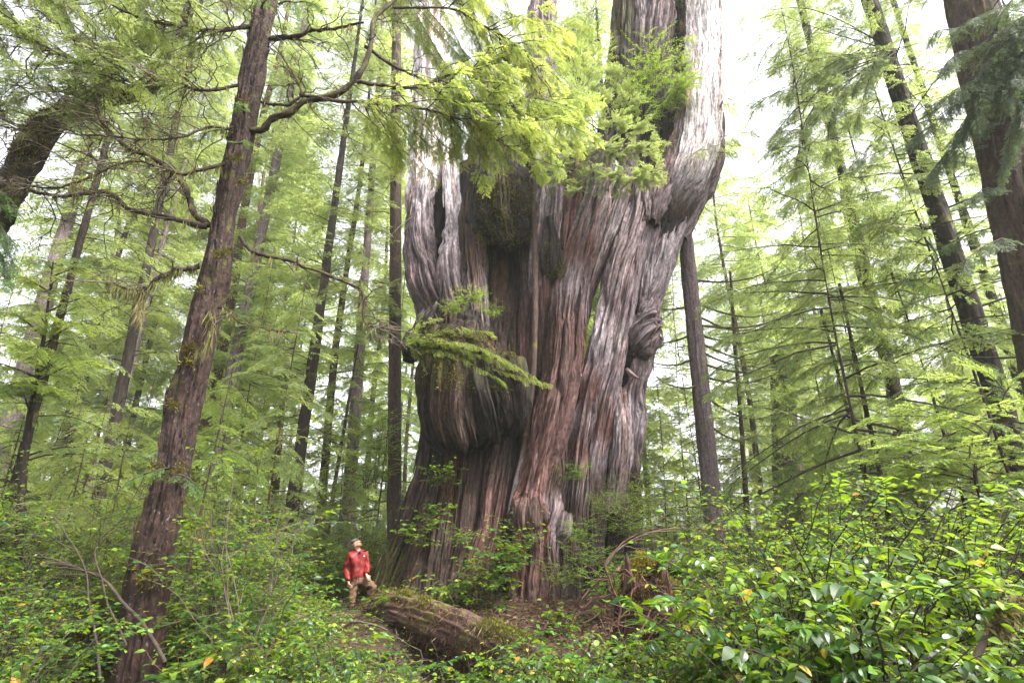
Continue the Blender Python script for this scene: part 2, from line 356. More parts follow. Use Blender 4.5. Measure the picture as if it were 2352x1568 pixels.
# ------------------------------------------------------------------ thin haze volume, added to lighten the far trees
hb = Geo(); X0, X1, Y0, Y1, Z0, Z1 = -140, 140, -45, 150, -3, 62
hb.add([(x, y, z) for z in (Z0, Z1) for x, y in ((X0, Y0), (X1, Y0), (X1, Y1), (X0, Y1))], [[3, 2, 1, 0], [4, 5, 6, 7], [0, 1, 5, 4], [1, 2, 6, 5], [2, 3, 7, 6], [3, 0, 4, 7]])
hm_, t_, out_ = newmat('added_haze'); pv = t_.nodes.new('ShaderNodeVolumePrincipled'); pv.inputs['Color'].default_value = (.93, .96, .90, 1); pv.inputs['Density'].default_value = .0007; pv.inputs['Anisotropy'].default_value = .2
t_.links.new(pv.outputs[0], out_.inputs['Volume']); ho = part('haze', hb, [hm_]); ho['kind'] = 'stuff'
# ------------------------------------------------------------------ the old cedar
cedar_base = (PT(1180, 1400, 16)[0], 16.0, gz(.1, 16.0))
cedar = thing('ancient_cedar', 'colossal ancient cedar with fluted grey and reddish trunk and bleached leaders', 'tree', cedar_base)
G = Geo()
cols = [
  # inner cores
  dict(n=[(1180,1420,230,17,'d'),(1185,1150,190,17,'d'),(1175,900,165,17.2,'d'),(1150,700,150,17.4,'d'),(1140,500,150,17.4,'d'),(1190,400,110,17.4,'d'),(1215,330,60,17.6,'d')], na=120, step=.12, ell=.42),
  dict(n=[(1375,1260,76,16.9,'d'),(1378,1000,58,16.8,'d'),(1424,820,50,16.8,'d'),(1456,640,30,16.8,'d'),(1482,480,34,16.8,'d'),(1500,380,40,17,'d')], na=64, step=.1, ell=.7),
  # left leader, bleached
  dict(n=[(1000,-160,33,16.4,'w'),(990,60,36,16.4,'w'),(986,220,38,16.3,'w'),(978,340,40,16.2,'w'),(972,410,37,16.2,'w'),(966,480,33,16.2,'p'),(966,560,35,16.1,'g'),(984,640,42,16.0,'g'),(1014,720,44,15.8,'b'),(1050,800,46,15.7,'g'),(1060,900,40,15.8,'d')], s=1, fl=.12, ridge=.07),
  dict(n=[(1006,390,10,16.5,'d'),(1008,460,26,16.55,'k'),(1008,530,26,16.5,'k'),(1010,570,20,16.4,'d')], s=49, na=48, strips=0),  # near-black column behind the split, its tint painting the hollow's shade
  dict(n=[(952,470,14,16.3,'g'),(950,540,22,16.2,'g'),(962,610,30,16.1,'g'),(985,690,34,16.0,'g'),(1010,770,36,15.9,'d')], s=2, na=64),
  dict(n=[(1024,150,14,16.5,'p'),(1030,280,18,16.3,'w'),(1036,380,17,16.0,'w'),(1040,450,17,15.9,'w'),(1044,520,20,15.8,'p'),(1038,590,30,15.6,'p'),(1044,660,34,15.5,'g'),(1056,740,34,15.4,'b'),(1062,830,34,15.5,'d'),(1065,930,30,15.8,'d')], s=3, na=84),
  dict(n=[(1085,390,26,15.9,'d'),(1085,480,28,15.6,'b'),(1090,600,32,15.4,'b'),(1096,720,34,15.3,'g'),(1100,830,34,15.4,'d'),(1105,930,30,15.6,'d')], s=4, na=72, ridge=.07),
  # recessed brown columns, tinted darker as shade under the mossy overhang
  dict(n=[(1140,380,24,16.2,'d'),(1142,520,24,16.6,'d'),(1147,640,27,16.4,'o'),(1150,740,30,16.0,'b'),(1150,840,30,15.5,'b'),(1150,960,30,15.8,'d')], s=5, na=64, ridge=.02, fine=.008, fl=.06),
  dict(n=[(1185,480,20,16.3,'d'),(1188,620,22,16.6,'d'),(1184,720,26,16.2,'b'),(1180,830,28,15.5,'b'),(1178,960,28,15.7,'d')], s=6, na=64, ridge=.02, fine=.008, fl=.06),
  dict(n=[(1212,560,20,16.1,'b'),(1214,680,24,15.8,'b'),(1208,800,26,15.5,'r'),(1206,900,26,15.4,'b'),(1200,1000,26,15.4,'d')], s=7, na=64),
  # grey columns above the middle
  dict(n=[(1250,300,22,16.3,'p'),(1250,400,24,16.1,'p'),(1246,480,26,15.9,'p'),(1240,560,24,15.7,'g'),(1236,660,22,15.5,'g'),(1240,760,20,15.4,'b'),(1240,860,18,15.3,'g')], s=8, na=64),
  dict(n=[(1292,330,24,16.1,'p'),(1284,420,26,15.9,'p'),(1276,500,28,15.7,'g'),(1264,590,28,15.4,'g'),(1258,680,26,15.2,'r'),(1256,780,24,15.1,'b'),(1252,860,22,15.1,'b')], s=9, na=64),
  dict(n=[(1335,360,24,16.0,'g'),(1322,440,28,15.8,'r'),(1308,520,30,15.5,'r'),(1296,610,30,15.2,'b'),(1286,690,26,15.1,'g')], s=10, na=72),
  # the big reddish column and its leg
  dict(n=[(1392,330,26,16.0,'g'),(1376,420,32,15.8,'g'),(1350,510,40,15.5,'g'),(1326,590,42,15.2,'r'),(1309,670,42,15.0,'g'),(1300,760,44,14.8,'r'),(1291,850,46,14.6,'r'),(1274,930,48,14.4,'r'),(1254,1010,46,14.3,'r'),(1234,1080,40,14.2,'r'),(1219,1140,40,14.1,'r'),(1214,1190,54,13.95,'b'),(1219,1225,48,13.95,'r'),(1222,1290,44,13.9,'r'),(1216,1350,48,13.8,'r'),(1206,1420,60,13.6,'b')], s=11, na=150, step=.05, ridge=.07, fl=.12),
  dict(n=[(1364,470,14,15.7,'g'),(1346,540,16,15.5,'g'),(1326,620,17,15.2,'g'),(1316,720,16,15.0,'g'),(1308,820,16,14.8,'g'),(1294,900,17,14.7,'g'),(1284,990,19,14.5,'g'),(1274,1060,26,14.4,'b'),(1264,1130,32,14.3,'b'),(1262,1180,34,14.1,'g'),(1250,1230,30,14.0,'g'),(1252,1300,28,14.0,'b'),(1254,1390,30,13.9,'b')], s=12, na=72),
  # slanting strut right of the sky gap, running up into the middle leader
  dict(n=[(1462,240,20,16.3,'b'),(1455,300,20,16.2,'b'),(1446,380,22,16.1,'g'),(1424,460,23,16.0,'g'),(1398,540,23,15.9,'p'),(1370,620,18,15.9,'g'),(1349,690,14,15.9,'g'),(1334,770,12,15.9,'b'),(1322,860,9,16.0,'d'),(1312,940,8,16.1,'d')], s=13, na=72, ridge=.05),
  # the wide grey columns on the right
  dict(n=[(1478,400,20,16.2,'d'),(1466,480,26,15.9,'g'),(1446,550,29,15.6,'g'),(1420,620,30,15.4,'g'),(1400,700,28,15.2,'g'),(1386,770,28,15.1,'p'),(1370,840,29,15.0,'g'),(1352,900,30,14.9,'r'),(1338,970,32,14.9,'g'),(1326,1040,34,14.9,'r'),(1318,1110,34,14.8,'g'),(1312,1180,34,14.8,'b'),(1308,1290,42,14.7,'d')], s=15, na=120, step=.05, ridge=.06, fl=.09),
  dict(n=[(1500,430,14,15.9,'d'),(1484,520,17,15.7,'g'),(1468,580,17,15.5,'g'),(1457,633,16,15.4,'g'),(1440,710,18,15.2,'g'),(1426,780,19,15.1,'p'),(1412,850,21,15.0,'g'),(1396,910,23,14.95,'g'),(1382,980,25,14.9,'r'),(1370,1050,27,14.9,'g'),(1362,1130,30,14.9,'b'),(1356,1290,40,14.8,'d')], s=16, na=90, ridge=.05),
  dict(n=[(1522,500,10,15.9,'g'),(1502,560,12,15.6,'g'),(1489,620,13,15.5,'p'),(1479,680,12,15.5,'g'),(1468,740,9,15.5,'b'),(1460,790,5,15.6,'d')], s=17, na=48, fine=.02),
  # right edge with its twisted burl
  dict(n=[(1560,510,22,16.0,'g'),(1537,570,26,15.8,'p'),(1515,633,25,15.7,'p'),(1496,690,26,15.6,'g'),(1488,733,28,15.5,'g'),(1482,790,29,15.4,'g'),(1474,841,27,15.4,'p'),(1456,895,28,15.4,'g'),(1450,960,31,15.4,'p'),(1444,1030,34,15.3,'g'),(1438,1100,36,15.3,'b'),(1432,1270,46,15.4,'d')], s=18, na=130, step=.05, wave=.8, ridge=.06, fl=.12),
  dict(n=[(1500,690,16,15.3,'g'),(1488,740,30,15.2,'g'),(1476,784,36,15.1,'g'),(1464,820,20,15.3,'b')], s=19, na=80, wave=2.2, ridge=.08, step=.04, fl=.2),
  dict(n=[(1428,890,8,15.0,'g'),(1428,950,20,14.9,'p'),(1426,1030,27,14.9,'p'),(1418,1100,28,15.0,'g'),(1410,1180,30,15.0,'b')], s=20, na=72),
  # the great bleached leader on the right
  dict(n=[(1616,-190,38,16.6,'w'),(1614,-40,41,16.6,'w'),(1612,94,43,16.6,'w'),(1611,229,46,16.5,'w'),(1606,304,48,16.5,'w'),(1592,368,50,16.4,'w'),(1568,432,50,16.2,'p'),(1545,492,40,16.0,'b'),(1526,550,26,15.9,'d'),(1508,620,22,15.9,'d')], s=21, na=150, step=.05, fl=.05, ridge=.035, wave=.3, crev=.05, flake=.012),
  dict(n=[(1650,250,9,16.7,'b'),(1650,330,14,16.6,'g'),(1636,390,18,16.5,'g'),(1610,450,20,16.3,'g'),(1584,500,20,16.1,'g'),(1560,550,20,15.9,'g')], s=22, na=56),
  dict(n=[(1578,-100,12,16.7,'b'),(1576,60,12,16.7,'b'),(1570,200,13,16.6,'b'),(1562,300,16,16.4,'g'),(1546,360,24,16.2,'g'),(1522,420,30,16.0,'g'),(1504,470,30,15.8,'g'),(1494,520,20,15.6,'b')], s=23, na=80, ridge=.07, fine=.03, fl=.2, lumps=.12),
  # middle leaders
  dict(n=[(1530,-200,34,17.0,'g'),(1520,-60,36,17.0,'g'),(1508,60,38,16.9,'g'),(1494,160,38,16.8,'b'),(1482,250,36,16.7,'d'),(1474,330,36,16.6,'d'),(1466,420,34,16.5,'d')], s=24, na=96, ridge=.08),
  dict(n=[(1480,-200,26,16.9,'p'),(1474,-40,24,16.9,'p'),(1472,60,22,16.8,'g'),(1468,160,22,16.7,'b'),(1464,260,24,16.5,'b')], s=25, na=64),
  dict(n=[(1442,-200,30,17.2,'m'),(1440,-40,32,17.2,'b'),(1436,80,34,17.2,'m'),(1430,180,38,17.1,'d'),(1424,260,42,16.9,'d'),(1424,340,42,16.7,'d')], s=26, na=80),
  dict(n=[(1566,-100,14,17.4,'d'),(1560,60,16,17.4,'d'),(1550,180,18,17.3,'d'),(1540,280,22,17.1,'d'),(1530,380,24,16.9,'d')], s=27, na=48),
  dict(n=[(1252,-160,30,19.0,'w'),(1248,0,32,19.0,'p'),(1244,120,34,19,'p'),(1240,260,36,18.6,'p')], s=28, na=72),
  dict(n=[(1120,150,24,17.6,'p'),(1116,260,30,17.3,'p'),(1112,360,40,17.0,'g'),(1110,440,44,16.6,'d')], s=29, na=72),
  # burl with hanging folds
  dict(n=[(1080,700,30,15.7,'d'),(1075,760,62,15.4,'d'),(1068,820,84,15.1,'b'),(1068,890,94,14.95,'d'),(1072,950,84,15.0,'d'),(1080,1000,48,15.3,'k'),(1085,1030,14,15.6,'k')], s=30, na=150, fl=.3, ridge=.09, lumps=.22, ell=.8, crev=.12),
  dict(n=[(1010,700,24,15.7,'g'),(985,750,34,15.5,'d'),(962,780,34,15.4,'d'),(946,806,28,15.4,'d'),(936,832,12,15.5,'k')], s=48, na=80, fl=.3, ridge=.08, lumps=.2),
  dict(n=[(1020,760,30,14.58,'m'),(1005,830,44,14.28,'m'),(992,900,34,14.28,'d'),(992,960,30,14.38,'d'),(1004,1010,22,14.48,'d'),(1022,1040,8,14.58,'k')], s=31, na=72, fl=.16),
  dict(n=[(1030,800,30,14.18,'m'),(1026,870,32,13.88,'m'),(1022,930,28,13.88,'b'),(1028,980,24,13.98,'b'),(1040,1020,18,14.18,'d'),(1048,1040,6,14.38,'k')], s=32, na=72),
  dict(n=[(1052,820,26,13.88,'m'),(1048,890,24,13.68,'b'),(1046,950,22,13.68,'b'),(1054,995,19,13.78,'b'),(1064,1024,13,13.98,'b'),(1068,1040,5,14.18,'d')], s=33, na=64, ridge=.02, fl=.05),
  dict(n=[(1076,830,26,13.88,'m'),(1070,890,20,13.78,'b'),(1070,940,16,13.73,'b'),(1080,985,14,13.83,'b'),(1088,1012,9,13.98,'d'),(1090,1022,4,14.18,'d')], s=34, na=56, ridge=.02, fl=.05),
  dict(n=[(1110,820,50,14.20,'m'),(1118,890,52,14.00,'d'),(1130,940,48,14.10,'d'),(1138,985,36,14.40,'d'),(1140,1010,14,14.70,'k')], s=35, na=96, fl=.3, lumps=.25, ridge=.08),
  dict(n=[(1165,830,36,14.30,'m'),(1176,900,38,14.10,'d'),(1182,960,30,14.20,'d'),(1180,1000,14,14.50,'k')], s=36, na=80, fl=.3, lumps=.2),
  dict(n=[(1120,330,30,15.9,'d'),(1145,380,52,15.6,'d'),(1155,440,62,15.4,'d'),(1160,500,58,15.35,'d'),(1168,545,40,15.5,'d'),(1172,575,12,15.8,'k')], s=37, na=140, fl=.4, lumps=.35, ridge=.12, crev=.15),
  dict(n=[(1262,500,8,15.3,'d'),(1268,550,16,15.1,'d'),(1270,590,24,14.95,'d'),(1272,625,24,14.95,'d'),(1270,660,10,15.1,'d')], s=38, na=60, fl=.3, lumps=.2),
  # lower trunk, spreading to the ground
  dict(n=[(985,960,18,15.9,'d'),(988,1030,30,15.8,'d'),(975,1100,34,15.6,'b'),(955,1170,36,15.4,'b'),(932,1240,36,15.1,'d'),(905,1300,34,14.8,'m'),(885,1350,34,14.5,'m'),(868,1400,40,14.2,'d')], s=39, na=96, ridge=.08, fl=.16),
  dict(n=[(1020,1000,30,15.8,'d'),(1014,1080,32,15.5,'d'),(1000,1160,34,15.2,'b'),(985,1240,36,14.9,'b'),(962,1310,36,14.6,'b'),(940,1390,44,14.2,'d')], s=40, na=96, ridge=.07),
  dict(n=[(1050,1010,22,15.7,'k'),(1048,1070,26,15.4,'o'),(1036,1140,26,15.1,'o'),(1022,1210,30,14.8,'b'),(1012,1290,32,14.5,'b'),(1000,1390,40,14.1,'b')], s=41, na=80),
  dict(n=[(1092,1000,26,15.7,'k'),(1086,1070,28,15.3,'b'),(1074,1150,32,15.0,'b'),(1062,1230,34,14.7,'b'),(1050,1300,34,14.4,'b'),(1040,1390,40,14.0,'b')], s=42, na=90),
  dict(n=[(1124,1000,18,15.6,'d'),(1118,1090,16,15.2,'b'),(1108,1170,18,14.9,'b'),(1094,1250,18,14.6,'b'),(1080,1390,26,14.1,'b')], s=43, na=56),
  dict(n=[(1160,1000,30,15.4,'d'),(1150,1080,34,15.0,'b'),(1136,1160,34,14.7,'r'),(1124,1230,32,14.4,'r'),(1106,1300,34,14.1,'r'),(1092,1400,46,13.7,'b')], s=44, na=96, ridge=.05),
  dict(n=[(1196,1010,18,15.1,'k'),(1186,1090,18,14.9,'d'),(1170,1170,20,14.7,'d'),(1160,1250,22,14.5,'d'),(1150,1390,30,14.1,'d')], s=45, na=56),
  dict(n=[(1300,1080,16,14.9,'d'),(1304,1160,24,14.9,'b'),(1300,1240,30,14.7,'b'),(1296,1320,36,14.5,'d'),(1290,1400,40,14.3,'d')], s=46, na=72),
  dict(n=[(1290,1180,22,14.2,'b'),(1284,1210,24,14.1,'g'),(1270,1250,16,14.1,'g'),(1272,1330,16,14.1,'b'),(1276,1400,20,14.1,'d')], s=47, na=64, wave=1.2, fl=.2),
]
for i, c in enumerate(cols):
    column(G, W(c['n']), na=int(c.get('na', 84) * 1.25), step=c.get('step', .055), seed=c.get('s', i + 50), flute=c.get('fl', .11), ridge=c.get('ridge', .06), fine=c.get('fine', .015), wave=c.get('wave', .18), lumps=c.get('lumps', 0), ell=c.get('ell', 1.0), crev=c.get('crev', .22), flake=c.get('flake', .022), strips=c.get('strips', 9))
part('trunk', G, [M['cedar']], cedar, smooth=True)
CV = np.concatenate(G.V)
def PX(V):
    d = V - CAM; f = d[:, 1] * math.cos(PITCH) + d[:, 2] * math.sin(PITCH); u = -d[:, 1] * math.sin(PITCH) + d[:, 2] * math.cos(PITCH)
    return 1176 + FPX * d[:, 0] / f, 784 - FPX * u / f
CPX, CPY = PX(CV)
# ------------------------------------------------------------------ foliage templates
rng = np.random.default_rng(7)
def rhomb(P, D, Lt, wd, nrm):
    """leaflet quads: base points P, directions D, lengths, widths, normals"""
    S = np.cross(nrm, D); S /= np.linalg.norm(S, axis=1)[:, None] + 1e-9
    n = len(P); V = np.empty((n, 4, 3))
    V[:, 0] = P; V[:, 1] = P + D * (Lt * .45)[:, None] + S * (wd * .5)[:, None]; V[:, 2] = P + D * Lt[:, None]; V[:, 3] = P + D * (Lt * .45)[:, None] - S * (wd * .5)[:, None]
    return V.reshape(-1, 3), np.arange(n * 4).reshape(-1, 4)
def norm(v): return v / (np.linalg.norm(v, axis=-1, keepdims=True) + 1e-9)
def bough(rng, L=1.0, nt=14, leaf=.05, lw=.42, droop=.22, wid=.42, sub=True, wood=True, tipdroop=.12, fill=1.0):
    """a flat conifer spray along +X: axis, side twigs, leaflets; materials 0 leaf, 1 wood"""
    g = Geo()
    ax = lambda t: np.stack([t * L, .06 * L * np.sin(t * 3 + ph) , -droop * L * t * t], -1)
    ph = rng.uniform(0, 6)
    if wood: g.add(*tube(ax(np.linspace(0, 1, 5)), np.linspace(.010, .003, 5) * max(L, .5), 3), mat=1)
    Ps, Ds, Ls, Rn = [], [], [], []
    for i in range(nt):
        t = .06 + .92 * (i + rng.uniform(-.3, .3)) / nt
        for sd in (-1, 1):
            if rng.random() < .12: continue
            l = L * wid * (math.sin(math.pi * min(1, (t * .85 + .12))) ** .8) * rng.uniform(.6, 1.15)
            a = math.radians(rng.uniform(42, 66)) * sd
            d = np.array([math.cos(a), math.sin(a), rng.uniform(-.25, .05)]); d /= np.linalg.norm(d)
            p0 = ax(np.array([t]))[0]
            m = max(2, int(l / (leaf * .55) * fill)); s = np.linspace(.08, 1, m)
            cv = np.stack([d[0] * s * l + .10 * l * s * s, d[1] * s * l * (1 - .12 * s), d[2] * s * l - tipdroop * l * s * s], -1) + p0
            if wood and l > .25: g.add(*tube(cv[[0, len(cv)//2, -1]], [.005, .003, .0015], 3), mat=1)
            for k in range(m):
                dirk = norm(cv[min(k + 1, m - 1)] - cv[max(k - 1, 0)])
                for s2 in ((-1, 1) if sub else (rng.choice([-1, 1]),)):
                    b = math.radians(rng.uniform(28, 62)) * s2
                    dd = np.array([dirk[0] * math.cos(b) - dirk[1] * math.sin(b), dirk[0] * math.sin(b) + dirk[1] * math.cos(b), dirk[2] + rng.uniform(-.35, .12)])
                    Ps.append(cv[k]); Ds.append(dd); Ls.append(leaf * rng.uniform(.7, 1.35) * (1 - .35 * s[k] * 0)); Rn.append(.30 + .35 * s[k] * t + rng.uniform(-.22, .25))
            Ps.append(cv[-1]); Ds.append(norm(cv[-1] - cv[-2])); Ls.append(leaf * 1.3); Rn.append(.75 + rng.uniform(-.2, .25))
    P, D, Lt = np.array(Ps), norm(np.array(Ds)), np.array(Ls)
    nr = norm(np.stack([rng.normal(0, .45, len(P)), rng.normal(0, .45, len(P)), np.ones(len(P))], -1))
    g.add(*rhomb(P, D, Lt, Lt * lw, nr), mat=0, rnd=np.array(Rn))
    return g.arrays()
def xform(d, roll, sc):
    """matrices taking +X to directions d (n,3), keeping Z as upright as it can, rolled; scaled"""
    d = norm(np.asarray(d, float)); up = np.array([0, 0, 1.0])
    y = norm(np.cross(up, d)); z = np.cross(d, y)
    c, s = np.cos(roll)[:, None], np.sin(roll)[:, None]
    y2 = y * c + z * s; z2 = z * c - y * s
    return np.stack([d, y2, z2], -1) * np.asarray(sc)[:, None, None]

BO = {  # near, middle and far grade sprays
  'near': [bough(rng, 1, 14, .052, .40, droop=.25) for _ in range(3)],
  'mid':  [bough(rng, 1, 11, .070, .36, droop=.22) for _ in range(3)],
  'far':  [bough(rng, 1, 8, .13, .34, droop=.20, wood=False, sub=True, fill=.8) for _ in range(3)],
  'drop': [bough(rng, 1, 12, .075, .34, droop=.55, wid=.30, tipdroop=.5) for _ in range(3)],
  'dead': [bough(rng, 1, 10, .10, .05, droop=.2, wid=.5, sub=False, fill=.5) for _ in range(3)],
}
def branch_curve(p, az, el, L, droop, n=7, wig=.06, rng=rng):
    t = np.linspace(0, 1, n); d = np.array([math.sin(az), math.cos(az)])
    w = np.cumsum(rng.normal(0, wig, (n, 2)), 0) * L * .35; w[0] = 0
    h = L * t * math.cos(el)
    return np.stack([p[0] + d[0]*h + w[:, 0]*d[1], p[1] + d[1]*h - w[:, 0]*d[0], p[2] + L*math.sin(el)*t - droop*L*t*t + w[:, 1]*.4], -1)
def clothe(G, C, rng, grade='mid', r0=.25, every=.30, size=.65, mat_shift=0, hang=0.0, jit=.0, terminal=True, rad0=.02, keep=1.0, wood=True, sag=.15):
    """a branch along C with side sprays on its outer part"""
    if wood: G.add(*tube(C, np.linspace(rad0, .005, len(C)), 4), mat=1)
    s = np.concatenate([[0], np.cumsum(np.linalg.norm(np.diff(C, axis=0), axis=1))]); L = s[-1]
    st = np.arange(r0 * L, L, every); out = {}
    def put(p, d, sc, roll, j):
        k = rng.integers(0, len(BO[grade])); o = out.setdefault(k, [[], [], [], [], []]); o[0].append(p); o[1].append(d); o[2].append(sc); o[3].append(roll); o[4].append(j)
    sd = 1
    for x in st:
        if rng.random() > keep: continue
        p = np.array([np.interp(x, s, C[:, i]) for i in range(3)]); x2 = min(x + .1, L); x1 = max(0, x - .1)
        T = norm(np.array([np.interp(x2, s, C[:, i]) - np.interp(x1, s, C[:, i]) for i in range(3)]))
        for _ in range(1 if rng.random() < .35 else 2):
            sd = -sd; a = math.radians(rng.uniform(38, 75)) * sd
            d = np.array([T[0]*math.cos(a) - T[1]*math.sin(a), T[0]*math.sin(a) + T[1]*math.cos(a), T[2] - sag + rng.uniform(-.15, .12) - hang])
            sc = size * rng.uniform(.6, 1.2) * (1 - .45 * x / L) * min(1, .55 + L * .3)
            put(p, d, sc, rng.normal(0, .38), jit + rng.normal(0, .12))
    if terminal: put(C[-2], norm(C[-1] - C[-3]) + [0, 0, -.1 - hang], size * rng.uniform(.9, 1.2), rng.normal(0, .2), jit + rng.normal(0.05, .08))
    for k, o in out.items():
        G.inst(BO[grade][k], xform(o[1], np.array(o[3]), o[2]), o[0], np.array(o[4]))
def crown(rng, H, z0, z1, Lmax, grade='mid', dz=.32, per=2, shape='cone', el=(.05, .35), droop=.28, every=.32, size=.65, off=lambda z: (0, 0), hang=0., keep=1., azr=None, dead=0, r0=.25, G=None, base=(0, 0, 0), jit=0., gap=.0):
    G = G or Geo(); z = z0
    while z < z1:
        f = (z - z0) / max(H - z0, .1)
        pr = (1 - f) ** .8 if shape == 'cone' else math.sin(math.pi * min(1, .18 + .8 * f)) if shape == 'oval' else 1.0
        for _ in range(per):
            if rng.random() < gap: continue
            az = rng.uniform(0, 2*math.pi) if azr is None else rng.uniform(*azr)
            L = max(.35, Lmax * pr * rng.uniform(.35, 1.25)); o = off(z)
            C = branch_curve((base[0] + o[0], base[1] + o[1], base[2] + z + rng.uniform(-.1, .1)), az, rng.uniform(*el), L, droop * rng.uniform(.6, 1.4), rng=rng)
            clothe(G, C, rng, grade, r0, every, size, hang=hang, jit=jit + rng.normal(0, .06), keep=keep, rad0=.008 + .0055 * L)
        z += dz * rng.uniform(.6, 1.4)
    for _ in range(dead):
        zz = rng.uniform(base[2] + .1 * z0, base[2] + z0) ; o = off(zz - base[2]); L = rng.uniform(.4, 1.0) * Lmax * .6
        C = branch_curve((base[0] + o[0], base[1] + o[1], zz), rng.uniform(0, 2*math.pi), rng.uniform(-.2, .3), L, rng.uniform(.1, .5), wig=.12, rng=rng)
        G.add(*tube(C, np.linspace(.022, .004, len(C)), 4), mat=1)
        for q in range(2, len(C) - 1):
            for s in (-1, 1):
                d = norm(C[q] - C[q-1]); C2 = branch_curve(C[q], math.atan2(d[0], d[1]) + s * rng.uniform(.5, 1.2), -.1, L * rng.uniform(.15, .4), .2, 4, .15, rng)
                G.add(*tube(C2, np.linspace(.008, .002, 4), 3), mat=1)
    return G
def trunk_geo(nodes, na=40, step=.12, seed=1, **k):
    g = Geo(); C, r = column(g, nodes, na=na, step=step, seed=seed, **k); return g, C, r
def fuzz(g, pts, nrm, rng, n, size, spread, mat=0, hang=0., wr=.28):
    """tufts of short blades standing on points"""
    i = rng.integers(0, len(pts), n); P = pts[i] + rng.normal(0, spread, (n, 3)); D = norm(nrm[i] * .8 + rng.normal(0, .55, (n, 3)) + [0, 0, -hang])
    L = size * rng.uniform(.5, 1.4, n); nn = norm(rng.normal(0, 1, (n, 3)))
    g.add(*rhomb(P, D, L, L * wr, nn), mat=mat, rnd=rng.uniform(0, 1, n))

# ------------------------------------------------------------------ tall trunks traced from the picture, every one plumb in the world
def traced(px0, py0, px1, py1, Y, hw0, hw1, top=30):
    """(x, y) of a plumb trunk seen from (px0, py0) low to (px1, py1) high, its radii in metres there"""
    a = PT(px0, py0, Y); b = PT(px1, py1, Y); ra = hw0 * MPX(px0, py0, Y); rb = hw1 * MPX(px1, py1, Y)
    return a, b, ra, rb
def tall_tree(name, label, cat, lo, hi, Y, hw, top, key='b', z0=7, Lmax=2.6, grade='mid', seed=1, crown_kw=None, mats=('hem', 'twig'), group=None, bark='trunk', na=36, ttop=None, wood_label=None):
    a, b, ra, rb = traced(*lo, *hi, Y, *hw)
    if top > 14 and Y < 33: top = max(top, 1.32 * Y + 3)
    gb = gz(a[0], a[1]) - .15; sl = (b - a) / (b[2] - a[2]); dr = (rb - ra) / (b[2] - a[2])
    at = lambda z: a + sl * (z - a[2]); rr = lambda z: max(.03, ra + dr * (z - a[2]))
    base = np.array([at(gb)[0], at(gb)[1], gb + .15])
    t = thing(name, label, cat, base, group); r = np.random.default_rng(seed)
    zs = [gb, gb + .5, gb + 1.5] + list(np.linspace(gb + 3, top, 8))
    nodes = [(*at(z), rr(z) * (1.35 if i == 0 else 1.12 if i == 1 else 1), key) for i, z in enumerate(zs)]
    g, C, rad = trunk_geo(nodes, na=na, seed=seed, flute=.06, ridge=.022, fine=.014, step=.10, **(dict(strips=14, slen=(.3, 1.4), crev=.05) if na > 100 else {}))
    part('trunk', g, [M[bark]], t, smooth=True)
    kw = dict(H=top + 4, z0=z0, z1=top, Lmax=Lmax, grade=grade, off=lambda z: tuple((at(z + base[2]) - base)[:2]), base=base)
    kw.update(crown_kw or {})
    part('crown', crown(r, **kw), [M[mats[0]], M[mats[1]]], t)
    return t
# ------------------------------------------------------------------ the near spruce leaning into the left of the frame
r = np.random.default_rng(11)
sp_n = [(290,1700,68,7.5,'s'),(304,1600,56,7.5,'s'),(322,1483,50,7.5,'s'),(350,1284,42,7.5,'s'),(396,1084,36,7.5,'s'),(424,934,36,7.5,'s'),(458,790,34,7.5,'s'),(487,650,32,7.5,'s'),(516,500,26,7.5,'s'),(548,350,25,7.5,'s'),(585,150,24,7.5,'s'),(607,30,22,7.5,'s'),(624,-60,21,7.5,'s'),(670,-400,17,7.5,'s')]
spn = W(sp_n); base = np.array(spn[0][:3]); base[2] = gz(base[0], base[1]); spn[0] = (base[0], base[1], base[2] - .1, spn[0][3] * 1.1, 'b')
spruce = thing('leaning_spruce', 'tall spruce with flaky red brown bark and mossy crooked limbs, nearest trunk of all', 'tree', base)
g, C, rad = trunk_geo(spn, na=110, step=.045, seed=61, flute=.06, ridge=.032, fine=.020, wave=.3, strips=110, slen=(.08, .30), srad=(.005, .013), crev=.03)
part('trunk', g, [M['spruce']], spruce, smooth=True)
